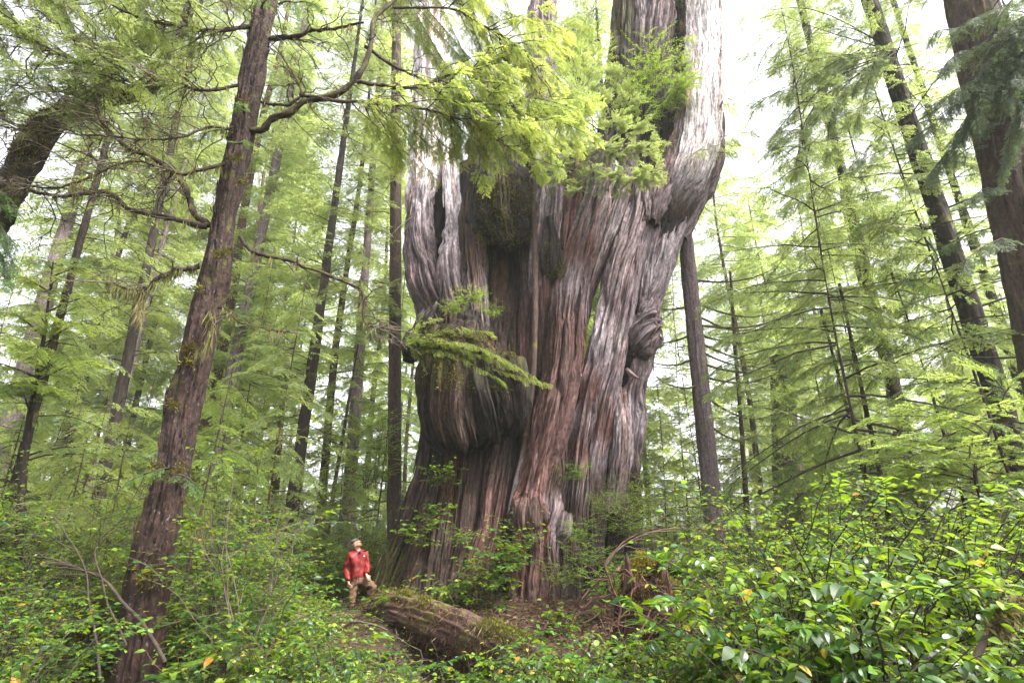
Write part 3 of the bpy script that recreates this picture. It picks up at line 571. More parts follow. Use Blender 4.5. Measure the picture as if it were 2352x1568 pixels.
def limb(parent, nodes, r0, r1, seed, n=40, hangs=0, twigs=0, grade=None, mossy=True, name='limb', key='b', foliage=None, fol_kw=None, twl=(.5, 1.3)):
    """one crooked limb traced through nodes (px, py, Y), with twigs, hanging lichen and sprays of its own"""
    rr_ = np.random.default_rng(seed)
    P = np.array([PT(*q) for q in nodes]); Cc = catmull(P, n); Cc += np.cumsum(rr_.normal(0, .007, Cc.shape), 0)
    g = Geo(); rad = np.linspace(r0, r1, n) * (1 + .22 * vnoise(np.arange(n) * .8, seed * 1.7, .3))
    V, F = tube(Cc, rad, 9)
    V = V + .5 * np.repeat(rad, 9)[:, None] * np.stack([vnoise(V[:, 0]*25, V[:, 1]*25, V[:, 2]*25 + q) for q in (0, 9, 18)], -1)
    g.add(V, F)
    s = np.concatenate([[0], np.cumsum(np.linalg.norm(np.diff(Cc, axis=0), axis=1))])
    ca = np.arange(9) * 2 * math.pi / 9
    gr = np.stack([np.cos(ca)[None] * rad[:, None], np.sin(ca)[None] * rad[:, None], s[:, None] + 0 * ca[None]], -1).reshape(-1, 3)
    g.P = {'grain': ('FLOAT_VECTOR', [gr]), 'tint': ('FLOAT_COLOR', [np.tile(np.array([*TINT[key], 1]) * [.62, .62, .62, 1], (len(gr), 1))])}
    o = part(name, g, [M['limb']], parent, smooth=True)
    if twigs:
        tg = Geo()
        for _ in range(int(twigs * 2.2)):
            q = int(rr_.integers(n // 5, n)); d = norm(Cc[min(q + 1, n - 1)] - Cc[q - 1])
            az = math.atan2(d[0], d[1]) + rr_.choice([-1, 1]) * rr_.uniform(.4, 1.4); L = rr_.uniform(*twl)
            c1 = branch_curve(Cc[q], az, rr_.uniform(-.5, .5), L, rr_.uniform(-.1, .5), 8, .16, rr_)
            tg.add(*tube(c1, np.linspace(.011, .003, 8), 4), mat=0)
            for _ in range(5):
                k = int(rr_.integers(2, 7)); c2 = branch_curve(c1[k], az + rr_.choice([-1, 1]) * rr_.uniform(.4, 1.2), rr_.uniform(-.6, .4), L * rr_.uniform(.25, .55), rr_.uniform(0, .5), 5, .2, rr_)
                tg.add(*tube(c2, np.linspace(.006, .0015, 5), 3), mat=0)
        part('foliage', tg, [M['dead']], o)
    if hangs:
        lg = Geo(); ii = rr_.integers(2, n - 1, hangs)
        for q in ii:
            m = int(rr_.integers(6, 22)); Lh = rr_.uniform(.06, .32)
            P0 = Cc[q] + rr_.normal(0, .02, (m, 3)); D = norm(np.stack([rr_.normal(0, .16, m), rr_.normal(0, .16, m), -np.ones(m)], -1)); Lq = Lh * rr_.uniform(.4, 1.2, m)
            lg.add(*rhomb(P0, D, Lq, np.full(m, .012), norm(rr_.normal(0, 1, (m, 3)))), rnd=rr_.uniform(0, 1, m))
        part('hanging_moss_clumps', lg, [M['lichen']], o)
    if mossy:
        mg = Geo(); V = np.repeat(Cc, 1, 0); N = np.tile([0, 0, 1.0], (n, 1)); fuzz(mg, V + N * rad[:, None] * .6, N, rr_, int(14 * s[-1] / .1), .028, rad.mean() * .6)
        part('moss_clumps', mg, [M['moss']], o)
    if foliage:
        fg = Geo(); kw = dict(grade='near', r0=.3, every=.16, size=.6, sag=.15); kw.update({k: v for k, v in (fol_kw or {}).items() if k != 'x'})
        sub = Cc[::3]
        clothe(fg, sub, rr_, wood=False, **kw)
        for _ in range(foliage):
            q = int(rr_.integers(n // 4, n)); d = norm(Cc[min(q + 1, n - 1)] - Cc[q - 1])
            c1 = branch_curve(Cc[q], math.atan2(d[0], d[1]) + rr_.choice([-1, 1]) * rr_.uniform(.3, 1.2), rr_.uniform(-.3, .3), rr_.uniform(.8, 1.7), .25, 7, .1, rr_)
            clothe(fg, c1, rr_, rad0=.012, **kw)
        part('foliage', fg, [M['hemb'] if (fol_kw or {}).get('x') else M['hem'], M['twig']], o)
    return o
LM = [ # nodes (px, py, Y), r0, r1, options
 ([(560,300,7.5),(594,300,7.45),(624,270,7.4),(664,260,7.4),(699,233,7.4),(769,218,7.4),(824,175,7.4),(849,120,7.4),(859,55,7.45),(874,30,7.5),(910,0,7.6),(960,-40,7.8)], .058, .03, dict(twigs=7, hangs=10)),
 ([(478,522,7.5),(440,518,7.4),(390,505,7.3),(300,490,7.2),(255,453,7.1),(215,450,7.1),(145,460,7.0),(75,450,6.9),(25,423,6.8)], .05, .022, dict(twigs=9, hangs=30)),
 ([(480,518,7.5),(445,490,7.4),(430,455,7.35),(415,420,7.3),(385,385,7.2),(350,350,7.1),(300,335,7.0),(250,290,6.9),(230,250,6.9),(232,150,6.9),(240,90,6.9)], .05, .016, dict(twigs=14, hangs=16)),
 ([(550,545,7.5),(585,575,7.4),(634,587,7.3),(709,610,7.2),(804,645,7.1),(829,665,7.1),(830,720,7.1),(850,740,7.1),(900,748,7.2)], .03, .010, dict(twigs=9, hangs=8, twl=(.3, .9))),
 ([(458,612,7.5),(420,618,7.4),(390,622,7.4),(350,637,7.3),(325,662,7.3),(295,662,7.25),(262,655,7.2),(240,640,7.2)], .042, .014, dict(twigs=4, hangs=70)),
 ([(330,660,7.3),(328,685,7.3),(332,720,7.3),(330,735,7.3)], .02, .01, dict(hangs=24)),
 ([(545,372,7.5),(500,380,7.3),(460,390,7.2),(420,400,7.1),(370,385,7.0),(320,372,6.9),(265,390,6.8),(200,420,6.7),(130,440,6.6),(60,440,6.6)], .032, .012, dict(twigs=12, hangs=22)),
 ([(560,290,7.5),(520,295,7.3),(480,290,7.2),(400,315,7.0),(330,318,6.9),(220,310,6.7),(100,300,6.6),(0,290,6.6)], .022, .010, dict(twigs=14, hangs=14)),
 ([(605,95,7.5),(640,92,7.45),(680,88,7.4),(715,78,7.4),(760,72,7.3),(830,60,7.2)], .05, .018, dict(twigs=7, hangs=8)),
 ([(600,235,7.5),(630,238,7.4),(665,240,7.4),(690,220,7.4),(680,190,7.4),(655,140,7.3),(650,120,7.3)], .03, .014, dict(twigs=4, hangs=8)),
 ([(690,220,7.4),(760,232,7.4),(820,240,7.5),(900,248,7.7),(980,262,7.9),(1060,290,8.1),(1130,330,8.3),(1190,362,8.5)], .034, .012, dict(twigs=6, hangs=12, foliage=20, fol_kw=dict(jit=.30, size=.42, sag=.35, every=.2, x=1))),
 ([(820,190,7.4),(870,195,7.5),(924,202,7.6),(974,195,7.8),(1014,172,8.0),(1080,158,8.2),(1140,128,8.4),(1190,100,8.6)], .036, .012, dict(twigs=6, hangs=16, foliage=24, fol_kw=dict(jit=.30, size=.42, sag=.35, every=.2, x=1))),
 ([(840,105,7.4),(900,150,7.6),(960,180,7.8),(1010,215,8.0),(1050,235,8.2),(1110,233,8.3),(1170,245,8.5),(1220,270,8.7)], .030, .010, dict(twigs=6, hangs=12, foliage=24, fol_kw=dict(jit=.30, size=.42, sag=.4, every=.2, x=1))),
 ([(900,18,7.6),(960,20,7.7),(1040,18,7.9),(1070,30,8.0),(1120,65,8.2),(1160,90,8.3),(1210,130,8.5),(1240,190,8.6)], .026, .010, dict(twigs=5, hangs=6, foliage=24, fol_kw=dict(jit=.30, size=.42, sag=.4, every=.2, x=1))),
 ([(600,60,7.5),(560,60,7.3),(500,70,7.1),(430,60,6.9),(360,50,6.7),(280,20,6.5),(200,-20,6.3)], .045, .015, dict(twigs=12, hangs=14, foliage=20, fol_kw=dict(size=.42, sag=.2, jit=.05, every=.22))),
 ([(575,190,7.5),(520,200,7.3),(470,205,7.1),(400,190,6.9),(330,195,6.7),(250,150,6.5),(150,120,6.3),(50,60,6.2)], .03, .012, dict(twigs=14, hangs=14, foliage=22, fol_kw=dict(size=.42, sag=.2, jit=.05, every=.22))),
 ([(500,705,7.35),(492,715,7.2),(489,750,7.15),(478,790,7.15),(450,805,7.2)], .016, .010, dict(hangs=20)),
 ([(500,705,7.3),(520,705,7.2),(540,740,7.1),(600,755,7.0),(640,760,7.0)], .014, .006, dict(twigs=3, hangs=6, twl=(.2, .5))),
]
for i, (nn, r0, r1, kw) in enumerate(LM): limb(spruce, nn, r0, r1, 100 + i, **kw)
# knobs of moss and broken stubs up the trunk
for i, (px, py) in enumerate([(543,365),(560,240),(505,585),(455,662),(425,805),(480,740),(445,795),(400,930),(415,1075),(360,1070),(520,580),(436,830),(330,1330),(345,1310),(560,420)]):
    rr_ = np.random.default_rng(300 + i); P0 = PT(px, py, 7.22); mg = Geo(); n = 160
    fuzz(mg, P0 + rr_.normal(0, 1, (60, 3)) * [.05, .04, .035], np.tile([0, -.6, .4], (60, 1)), rr_, n, .05, .012, hang=.2)
    part('moss_clumps', mg, [M['moss']], spruce)
# green sprays beside the trunk
fg = Geo()
for px, py, Y, az, L in [(545,300,7.3,-2.0,.5),(560,260,7.2,2.6,.5),(540,330,7.2,2.2,.5),(600,20,7.3,2.5,.8),(640,10,7.2,1.8,.9),(390,1075,7.1,-1.9,.45),(410,1090,7.1,2.0,.4)]:
    clothe(fg, branch_curve(PT(px, py, Y), az, -.1, L, .3, 6, .08, r), r, 'near', .1, .12, .3, jit=.05)
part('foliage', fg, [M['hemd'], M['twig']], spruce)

# ------------------------------------------------------------------ foliage masses crossing the top of the frame
def spray_mass(name, label, cat, root, targets, seed, mat, grade='near', size=.5, every=.17, jit=.1, sag=.2, trunk=None, droop=.2, keep=1.0, group=None, rad=.02, r0=.2, base=None, attach=False):
    """a small tree or hanging limb: curved branches from root to each target (px, py, Y)"""
    rr_ = np.random.default_rng(seed); R0 = np.asarray(root, float)
    t = thing(name, label, cat, base if base is not None else R0, group)
    if trunk is not None:
        g, _, _ = trunk_geo(trunk, na=20, seed=seed, flute=.05, ridge=.006, fine=.006, step=.08); part('trunk', g, [M['trunk']], t, smooth=True)
    fg = Geo(); TC = catmull([x[:3] for x in trunk], 60) if attach else None
    for q in targets:
        p1 = PT(*q[:3]); p0 = R0
        if attach: p0 = TC[np.argmin(np.abs(TC[:, 2] - p1[2] + .25 * np.linalg.norm((TC - p1)[:, :2], axis=1)))]
        L = np.linalg.norm(p1 - p0); mid = (p0 + p1) / 2 + [0, 0, droop * L * .5] + rr_.normal(0, .06 * L, 3)
        Cq = catmull([p0, mid, p1], 9); Cq += np.cumsum(rr_.normal(0, .006, Cq.shape), 0)
        clothe(fg, Cq, rr_, grade, r0, every, size, jit=jit + rr_.normal(0, .07), rad0=rad, sag=sag, keep=keep)
    part('crown', fg, [M[mat], M['twig']], t)
    return t
# ------------------------------------------------------------------ tall trees beside and behind the cedar
def tt(*a, **k): return tall_tree(*a, **k)
# right-hand side
tt('red_cedar', 'massive dark cedar with shaggy purple brown bark at the right frame edge', 'tree', (2405,784), (2270,185), 10.5, (58,50), 22, key='b', z0=7.5, Lmax=3.2, grade='near', seed=21, na=110, mats=('ced','twig'), crown_kw=dict(droop=.45, hang=.25, azr=(2.6, 5.3), dz=.45, per=1, every=.22, size=.5))
tt('tall_hemlock', 'tall slim hemlock with bare mossy lower limbs, just left of the massive dark cedar', 'tree', (2275,860), (2000,10), 14, (24,15), 26, key='d', z0=7.5, Lmax=4.6, grade='mid', seed=22, na=56, crown_kw=dict(droop=.30, dz=.42, per=2, dead=14, every=.40, r0=.35))
tt('hemlock_tree', 'slender bare hemlock trunk forked from view between two taller trunks on the right', 'tree', (2290,720), (2192,425), 21, (10,8), 24, key='d', z0=12, Lmax=2.4, grade='far', seed=23, crown_kw=dict(dead=10))
tt('hemlock_tree', 'straight dark hemlock trunk with short broken twigs, mid distance right of the cedar', 'tree', (2096,1064), (1966,530), 19, (15,11), 22, key='d', z0=9.5, Lmax=2.8, grade='mid', seed=24, crown_kw=dict(dead=16, dz=.5))
tt('thin_hemlock', 'thin pole-like young hemlock in front of the straight dark trunk', 'tree', (2016,1064), (1956,784), 15, (6,4), 9, key='d', z0=3.5, Lmax=1.6, grade='mid', seed=25, crown_kw=dict(dead=6, gap=.35))
tt('thin_hemlock', 'very thin leaning-looking hemlock pole with few sprays, left of the straight dark trunk', 'tree', (2005,1164), (1930,879), 17, (4.5,3.5), 9, key='d', z0=3.2, Lmax=1.5, grade='mid', seed=26, crown_kw=dict(dead=5, gap=.3))
tt('thin_hemlock', 'thin hemlock pole standing right of the trunk with sweeping dead limbs', 'tree', (1711,1109), (1691,824), 20, (5.5,4), 12, key='b', z0=4, Lmax=1.8, grade='mid', seed=27, crown_kw=dict(dead=8, gap=.35))
dc = tt('hemlock_tree', 'red brown trunk with long sweeping bare limbs, first trunk right of the ancient cedar', 'tree', (1632,1110), (1585,650), 17, (21,17), 17, key='g', z0=12.5, Lmax=3.0, grade='mid', seed=28, na=60, crown_kw=dict(dz=.6, dead=0))
tt('old_snag', 'thick dark weathered trunk far off among pale green saplings', 'tree', (1812,1110), (1800,930), 31, (34,26), 12, key='d', z0=9, Lmax=2.5, grade='far', seed=29, na=48)
# sweeping dead limbs of the trunk right of the cedar
r = np.random.default_rng(77); b0 = np.array(dc.matrix_basis.translation)
for i, (py, L, drp) in enumerate([(640,2.6,.3),(690,3.2,.42),(720,2.8,.5),(745,3.4,.40),(765,2.4,.5),(780,3.6,.32),(800,3.0,.45),(830,3.4,.5),(860,2.6,.5),(900,3.4,.62),(960,2.8,.6),(700,1.8,.4),(760,1.8,.5),(820,1.7,.5),(880,2.0,.4)]):
    dg = Geo(); p0 = PT(1590 + (py - 700) * .09, py, 17); az = r.uniform(.9, 2.2) if i < 11 else r.uniform(-2.2, -1.2)
    t = np.linspace(0, 1, 12); C = np.stack([p0[0] + math.sin(az)*L*t, p0[1] + math.cos(az)*L*t, p0[2] - drp*L*(t - t**2.3*.95)*1.1], -1) + np.cumsum(r.normal(0, .012, (12, 3)), 0)
    dg.add(*tube(C, np.linspace(.045, .010, 12), 5))
    for _ in range(5):
        k = int(r.integers(3, 11)); c2 = branch_curve(C[k], az + r.choice([-1, 1]) * r.uniform(.3, 1), r.uniform(-.5, .4), L * r.uniform(.15, .4), .2, 6, .15, r); dg.add(*tube(c2, np.linspace(.012, .003, 6), 3))
    fuzz(dg, C[2:], np.tile([0, 0, -1.0], (10, 1)), r, 60, .10, .02, mat=1, hang=.5, wr=.1)
    part('bare_limb_sprays', dg, [M['mlimb'], M['lichen']], dc)
# left-hand side and behind the walker
tt('hemlock_tree', 'straight hemlock trunk standing close on the left flank of the ancient cedar', 'tree', (905,1250), (908,600), 19.5, (16,13), 24, key='b', z0=9, Lmax=2.6, grade='mid', seed=31, na=48, crown_kw=dict(dz=.5, azr=(2.8, 6.0), gap=.2))
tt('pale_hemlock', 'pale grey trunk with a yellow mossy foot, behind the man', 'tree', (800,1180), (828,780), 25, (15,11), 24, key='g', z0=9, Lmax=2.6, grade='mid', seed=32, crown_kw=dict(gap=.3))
tt('hemlock_tree', 'dark hemlock trunk tilting right among layered sprays, left of the pale mossy trunk', 'tree', (664,1225), (716,850), 20, (16,12), 22, key='d', z0=6.5, Lmax=2.8, grade='mid', seed=33, crown_kw=dict(dead=12, dz=.5, gap=.15))
tt('thin_hemlock', 'short dark mossy pole between the leaning spruce and the dark tilting trunk', 'tree', (624,1240), (642,1010), 27, (9,7), 10, key='m', z0=5.5, Lmax=1.6, grade='mid', seed=34)
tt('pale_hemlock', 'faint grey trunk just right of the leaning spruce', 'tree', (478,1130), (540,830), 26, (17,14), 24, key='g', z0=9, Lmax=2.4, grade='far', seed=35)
tt('hemlock_tree', 'slender dark trunk just left of the leaning spruce, its top lost in foliage', 'tree', (245,1060), (322,684), 17, (13,10), 20, key='d', z0=6.5, Lmax=2.6, grade='mid', seed=36, crown_kw=dict(dead=10, gap=.2))
tt('thin_hemlock', 'dark crooked young hemlock at the far left with bare inner twigs', 'tree', (10,1200), (122,784), 11.5, (10,8), 12, key='d', z0=2.6, Lmax=2.2, grade='mid', seed=37, crown_kw=dict(dead=24, gap=.25))
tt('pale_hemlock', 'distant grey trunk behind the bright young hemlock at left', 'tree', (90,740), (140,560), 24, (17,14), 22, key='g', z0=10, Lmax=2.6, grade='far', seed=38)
tt('thin_hemlock', 'thin stem behind the man, left of the trunk by the cedar flank', 'tree', (755,1200), (778,1060), 23, (6,4.5), 11, key='b', z0=5, Lmax=1.8, grade='mid', seed=39)
tt('hemlock_tree', 'dim grey trunk low down behind the slender dark trunk at left', 'tree', (212,1140), (262,960), 22, (16,13), 22, key='g', z0=9.5, Lmax=2.6, grade='far', seed=40)
# the thick mossy trunk that slants in at the upper left edge
ln = W([(-330,1000,52,8.3,'d'),(-180,740,44,8.3,'d'),(-60,560,38,8.3,'d'),(15,440,34,8.3,'d'),(66,350,31,8.3,'d'),(120,280,26,8.3,'d'),(220,235,20,8.4,'d'),(330,205,17,8.5,'d'),(370,150,14,8.5,'d'),(420,60,11,8.6,'d'),(470,-80,8,8.7,'d')])
b = np.array(ln[0][:3]); b2 = np.array([b[0] - 1.2, b[1], gz(b[0] - 1.2, b[1]) - .1]); ln = [(*b2, .5, 'd')] + ln
t = thing('slanting_tree', 'thick mossy trunk slanting in from the upper left edge under dead brown twigs', 'tree', b2)
g, C, rad = trunk_geo(ln, na=80, step=.06, seed=41, flute=.16, ridge=.05, fine=.03, crev=.08, lumps=.1); mg = Geo()
part('trunk', g, [M['trunk']], t, smooth=True)
r = np.random.default_rng(42); k = slice(40, len(C) - 20)
GV = np.concatenate(g.V); GV = GV[(GV[:, 1] < 8.35) & (vnoise(GV[:, 0]*3, GV[:, 1]*3, GV[:, 2]*3) > -.05)]; fuzz(mg, GV, np.tile([-.2, -.6, .6], (len(GV), 1)), r, 9000, .06, .02, hang=.2); part('moss_clumps', mg, [M['moss']], t)
fg = Geo()
for i in range(40):
    q = int(r.integers(len(C) // 2, len(C) - 2)); L = r.uniform(1.2, 3.0)
    clothe(fg, branch_curve(C[q], r.uniform(0, 6.28), r.uniform(-.1, .35), L, r.uniform(.1, .35), 8, .12, r), r, 'near' if i % 3 == 0 else 'dead', .25, .16, .55, jit=-.02, rad0=.018)
part('crown', fg, [M['hem'], M['dead']], t)

# ------------------------------------------------------------------ young trees in front of the tall ones
spray_mass('young_hemlock', 'fresh bright green young hemlock with layered drooping sprays at the left edge', 'tree', PT(60, 1000, 10.5), [(0,640,10.3),(60,610,10.6),(130,640,10.2),(200,620,10.6),(230,680,10.3),(40,700,9.9),(110,720,9.8),(190,740,9.9),(240,750,10.3),(20,780,9.7),(90,800,9.7),(160,820,9.8),(220,830,10.2),(-40,720,10),(-40,820,10),(60,860,9.6),(140,890,9.8),(10,900,9.8)], 51, 'hemb', 'near', .55, .13, .05, sag=.25, droop=.35, attach=True, base=(PT(60,1000,10.5)[0], 10.5, gz(PT(60,1000,10.5)[0], 10.5)),
   trunk=[(*PT(40,1300,10.5), .07,'d'), (*PT(62,1000,10.5), .06,'d'), (*PT(100,780,10.5), .035,'d'), (*PT(122,600,10.5), .01,'d')])
spray_mass('young_hemlock', 'young hemlock with flat layered pale sprays, its crooked stem above the thicket at right', 'tree', PT(2275, 1120, 8.5), [(1960,1000,9),(2010,960,8.8),(2080,930,8.6),(2120,890,8.8),(2190,870,8.5),(2260,850,8.7),(2330,880,8.4),(2380,920,8.6),(2000,1050,8.6),(2060,1020,8.4),(2130,990,8.3),(2200,960,8.2),(2290,940,8.2),(2360,1000,8.2),(2100,1060,8.4),(2170,1050,8.1),(2330,1060,8.2),(2400,1080,8.4),(2230,1020,8.0),(2050,1090,8.5)], 52, 'hemb', 'near', .5, .14, -.05, sag=.1, droop=.10, rad=.012, attach=True, base=(PT(2275,1120,8.5)[0], 8.5, gz(PT(2275,1120,8.5)[0], 8.5)),
   trunk=[(*PT(2290,1330,8.5), .04,'d'), (*PT(2262,1180,8.5), .035,'d'), (*PT(2240,1080,8.5), .03,'d'), (*PT(2270,1000,8.5), .02,'d'), (*PT(2310,900,8.5), .01,'d')])
# young trees rooted on the cedar itself
def puffs(name, label, cat, base, clusters, seed, mat, n=26, size=.36, trunk=None, jit=.0, up=.15, rad=.34, stems=None):
    rr_ = np.random.default_rng(seed); t = thing(name, label, cat, base); B = np.asarray(base, float)
    if trunk is not None:
        g, _, _ = trunk_geo(trunk, na=20, seed=seed, flute=.05, ridge=.006, fine=.006, step=.08); part('trunk', g, [M['trunk']], t, smooth=True)
    fg = Geo()
    for q in clusters:
        Cc = PT(*q[:3]); k = q[3] if len(q) > 3 else 1.0; out = norm(Cc - B); j0 = jit + rr_.normal(0, .10)
        Cq = catmull([B, (B + Cc) / 2 + rr_.normal(0, .15, 3), Cc], 7); fg.add(*tube(Cq, np.linspace(.025, .008, 7), 5), mat=1)
        m = int(n * k * k) + 4; P = Cc + rr_.normal(0, rad * k * .55, (m, 3)) * [1.2, .8, .55]
        D = norm(norm(P - Cc) * [1, 1, .4] * .7 + out * .5 + [0, -.25, up] + rr_.normal(0, .22, (m, 3))); o = rr_.integers(0, 3, m)
        for w_ in range(3):
            s_ = o == w_
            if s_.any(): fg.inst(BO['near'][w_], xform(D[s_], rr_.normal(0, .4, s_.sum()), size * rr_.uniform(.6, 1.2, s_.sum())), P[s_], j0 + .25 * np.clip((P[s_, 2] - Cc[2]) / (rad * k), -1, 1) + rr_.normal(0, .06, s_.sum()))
    part('crown', fg, [M[mat], M['twig']], t); return t
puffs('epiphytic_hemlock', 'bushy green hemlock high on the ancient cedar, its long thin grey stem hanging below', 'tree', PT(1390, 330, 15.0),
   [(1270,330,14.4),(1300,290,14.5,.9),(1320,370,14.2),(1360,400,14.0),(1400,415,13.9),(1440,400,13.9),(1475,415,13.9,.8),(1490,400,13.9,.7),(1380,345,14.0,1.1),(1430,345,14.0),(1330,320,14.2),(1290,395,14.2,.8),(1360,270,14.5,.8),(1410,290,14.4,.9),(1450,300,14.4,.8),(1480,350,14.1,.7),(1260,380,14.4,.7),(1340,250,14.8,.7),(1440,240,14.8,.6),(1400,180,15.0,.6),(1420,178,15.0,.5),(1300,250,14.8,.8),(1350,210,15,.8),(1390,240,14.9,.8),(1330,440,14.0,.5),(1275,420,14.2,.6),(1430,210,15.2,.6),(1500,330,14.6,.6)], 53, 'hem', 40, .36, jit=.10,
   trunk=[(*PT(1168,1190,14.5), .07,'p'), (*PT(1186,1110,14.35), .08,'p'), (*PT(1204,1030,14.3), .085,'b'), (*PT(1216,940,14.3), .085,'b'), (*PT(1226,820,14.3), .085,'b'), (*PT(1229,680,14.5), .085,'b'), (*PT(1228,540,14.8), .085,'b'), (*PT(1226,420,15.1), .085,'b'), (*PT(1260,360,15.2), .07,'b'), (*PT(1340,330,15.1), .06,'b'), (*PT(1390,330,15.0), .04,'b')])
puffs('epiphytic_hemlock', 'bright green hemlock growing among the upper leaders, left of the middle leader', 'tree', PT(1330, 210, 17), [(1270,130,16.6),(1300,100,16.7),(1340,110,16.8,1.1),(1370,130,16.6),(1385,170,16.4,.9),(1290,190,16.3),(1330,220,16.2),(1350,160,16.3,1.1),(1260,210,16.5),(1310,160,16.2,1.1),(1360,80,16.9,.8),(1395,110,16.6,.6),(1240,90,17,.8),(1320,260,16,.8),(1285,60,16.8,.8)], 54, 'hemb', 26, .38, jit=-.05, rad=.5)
spray_mass('epiphytic_hemlock', 'low hemlock rooted on the mossy burl, its bright bough reaching right across the trunk', 'tree', PT(935, 790, 14.2), [(1010,790,13.8),(1060,800,13.7),(1120,820,13.6),(1180,840,13.6),(1230,862,13.6),(1258,880,13.6),(1090,860,13.7),(1160,880,13.6),(980,840,13.9),(1040,850,13.8),(1090,770,14),(1130,760,14.0),(960,745,14.4),(1000,730,14.4)], 55, 'hemb', 'near', .36, .10, .0, sag=.3, droop=.12, rad=.018)
# boughs of a cedar hanging at the right top, and far-right deep green sprays
spray_mass('cedar_limb', 'blue green drooping cedar fronds hanging over the massive dark trunk', 'branch', PT(2480, 60, 9), [(2200,60,9.2),(2160,160,9.2),(2200,220,9.1),(2260,150,8.9),(2300,240,8.8),(2120,260,9.6),(2180,330,9.5),(2330,180,8.6),(2280,90,8.9),(2350,300,8.6),(2240,280,9.0),(2080,330,10),(2130,400,9.8),(2290,410,8.9),(2360,120,8.5)], 56, 'ced', 'near', .65, .11, .05, sag=.35, droop=.25)
spray_mass('hemlock_bough', 'long pale boughs slanting down from the tall slim hemlock, upper right', 'branch', PT(2060, 120, 14), [(1900,60,13.5),(1820,110,13.6),(1760,160,13.8),(1720,240,14.2),(1800,230,13.6),(1850,300,13.4),(1760,330,14),(1900,360,13.4),(1960,300,13.2),(1820,400,14),(1700,120,14.2),(1880,180,13.2),(1960,200,13.2),(1780,30,13.8),(1950,20,13.5),(1690,40,14.5)], 60, 'hem', 'mid', .8, .24, .12, sag=.25, droop=.15, rad=.03, r0=.3, base=PT(2060, 120, 14))
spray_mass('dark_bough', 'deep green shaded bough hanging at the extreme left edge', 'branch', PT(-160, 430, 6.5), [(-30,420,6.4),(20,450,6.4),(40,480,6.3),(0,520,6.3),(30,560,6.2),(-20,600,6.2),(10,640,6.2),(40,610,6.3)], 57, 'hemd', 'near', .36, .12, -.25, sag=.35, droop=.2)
spray_mass('hemlock_bough', 'green hemlock bough hanging over the top left corner', 'branch', PT(-250, -260, 6.2), [(60,60,6.0),(150,40,6.1),(260,100,6.2),(340,60,6.3),(100,130,6.0),(220,170,6.1),(330,130,6.4),(420,140,6.6),(440,40,6.6),(30,140,5.9),(180,90,6.0),(300,200,6.3),(380,240,6.5)], 58, 'hemb', 'near', .45, .17, .05, sag=.25, droop=.12)
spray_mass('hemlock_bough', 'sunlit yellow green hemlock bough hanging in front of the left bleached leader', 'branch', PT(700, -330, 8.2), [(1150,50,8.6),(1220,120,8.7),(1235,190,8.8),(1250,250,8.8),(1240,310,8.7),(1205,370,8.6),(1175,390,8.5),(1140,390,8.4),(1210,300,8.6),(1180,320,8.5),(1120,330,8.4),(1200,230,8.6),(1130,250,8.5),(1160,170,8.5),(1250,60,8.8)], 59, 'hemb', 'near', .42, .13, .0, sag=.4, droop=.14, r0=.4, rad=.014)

# ------------------------------------------------------------------ the forest behind: a few grown individuals, copied
rng = np.random.default_rng(91)
def proto_tree(name, H, z0, Lmax, seed, grade, rad, mats=('hem', 'twig'), key='b', **kw):
    t = thing(name, 'x', 'tree'); r = np.random.default_rng(seed); bx, by = r.uniform(-.04, .04, 2)
    f = lambda z: (bx * z * .5 + .12 * math.sin(z * .35 + seed), by * z * .5 + .12 * math.cos(z * .3 + seed))
    zs = np.linspace(-.4, H, 9); g, C, rd = trunk_geo([(*f(max(z, 0)), z, max(.012, rad * (1 - max(z, 0) / H * .95)), key) for z in zs], na=16, step=.3, seed=seed, flute=.05, ridge=.012, fine=.01)
    part('trunk', g, [M['trunk']], t, smooth=True)
    part('crown', crown(r, H, z0, H * .98, Lmax, grade, off=f, **kw), [M[mats[0]], M[mats[1]]], t); return t
YP = [proto_tree('young_hemlock', H, z0, Lm, 200 + i, 'mid', .036, mats=(m, 'twig'), key='b', dz=.24, per=2, el=(-.35, .35), droop=.25, every=.26, size=.55, dead=8, gap=.15, jit=j)
      for i, (H, z0, Lm, m, j) in enumerate([(5.5, .4, 1.9, 'hemb', -.05), (8, .7, 2.4, 'hem', .15), (11, 1.0, 2.8, 'hemb', -.1), (4.0, .25, 1.6, 'hem', .2), (13, 2.0, 3.0, 'hem', .1)])]
TP = [proto_tree('forest_hemlock', H, z0, Lm, 230 + i, 'far', rd, mats=(m, 'twig'), key=k, dz=.46, per=2, el=(-.1, .25), droop=.24, every=.42, size=1.15, dead=8, shape='oval', jit=j, gap=gp)
      for i, (H, z0, Lm, rd, m, k, j, gp) in enumerate([(34, 2.5, 4.2, .20, 'hem', 'b', .15, .22), (42, 4, 4.8, .26, 'hem', 'd', .05, .24), (28, 1.5, 3.8, .16, 'hemb', 'g', -.05, .2), (46, 5, 5.0, .30, 'hem', 'r', .2, .26)])]
def in_view(x, y, m=1.0): return abs(x) < (y * .98 + 2.0) * m
used = []
def free(x, y, d):
    if any((x - a) ** 2 + (y - b) ** 2 < d * d for a, b in used): return False
    used.append((x, y)); return True
def zone(x, y):
    a = x / y * 1000
    s = 'at the far left of the frame' if a < -560 else 'left of the leaning spruce' if a < -390 else 'between the leaning spruce and the cedar' if a < -180 else 'behind the ancient cedar' if a < 330 else 'right of the ancient cedar' if a < 620 else 'at the far right of the frame'
    return s
def dist(y): return 'mid-distance' if y < 25 else 'distant' if y < 40 else 'remote'
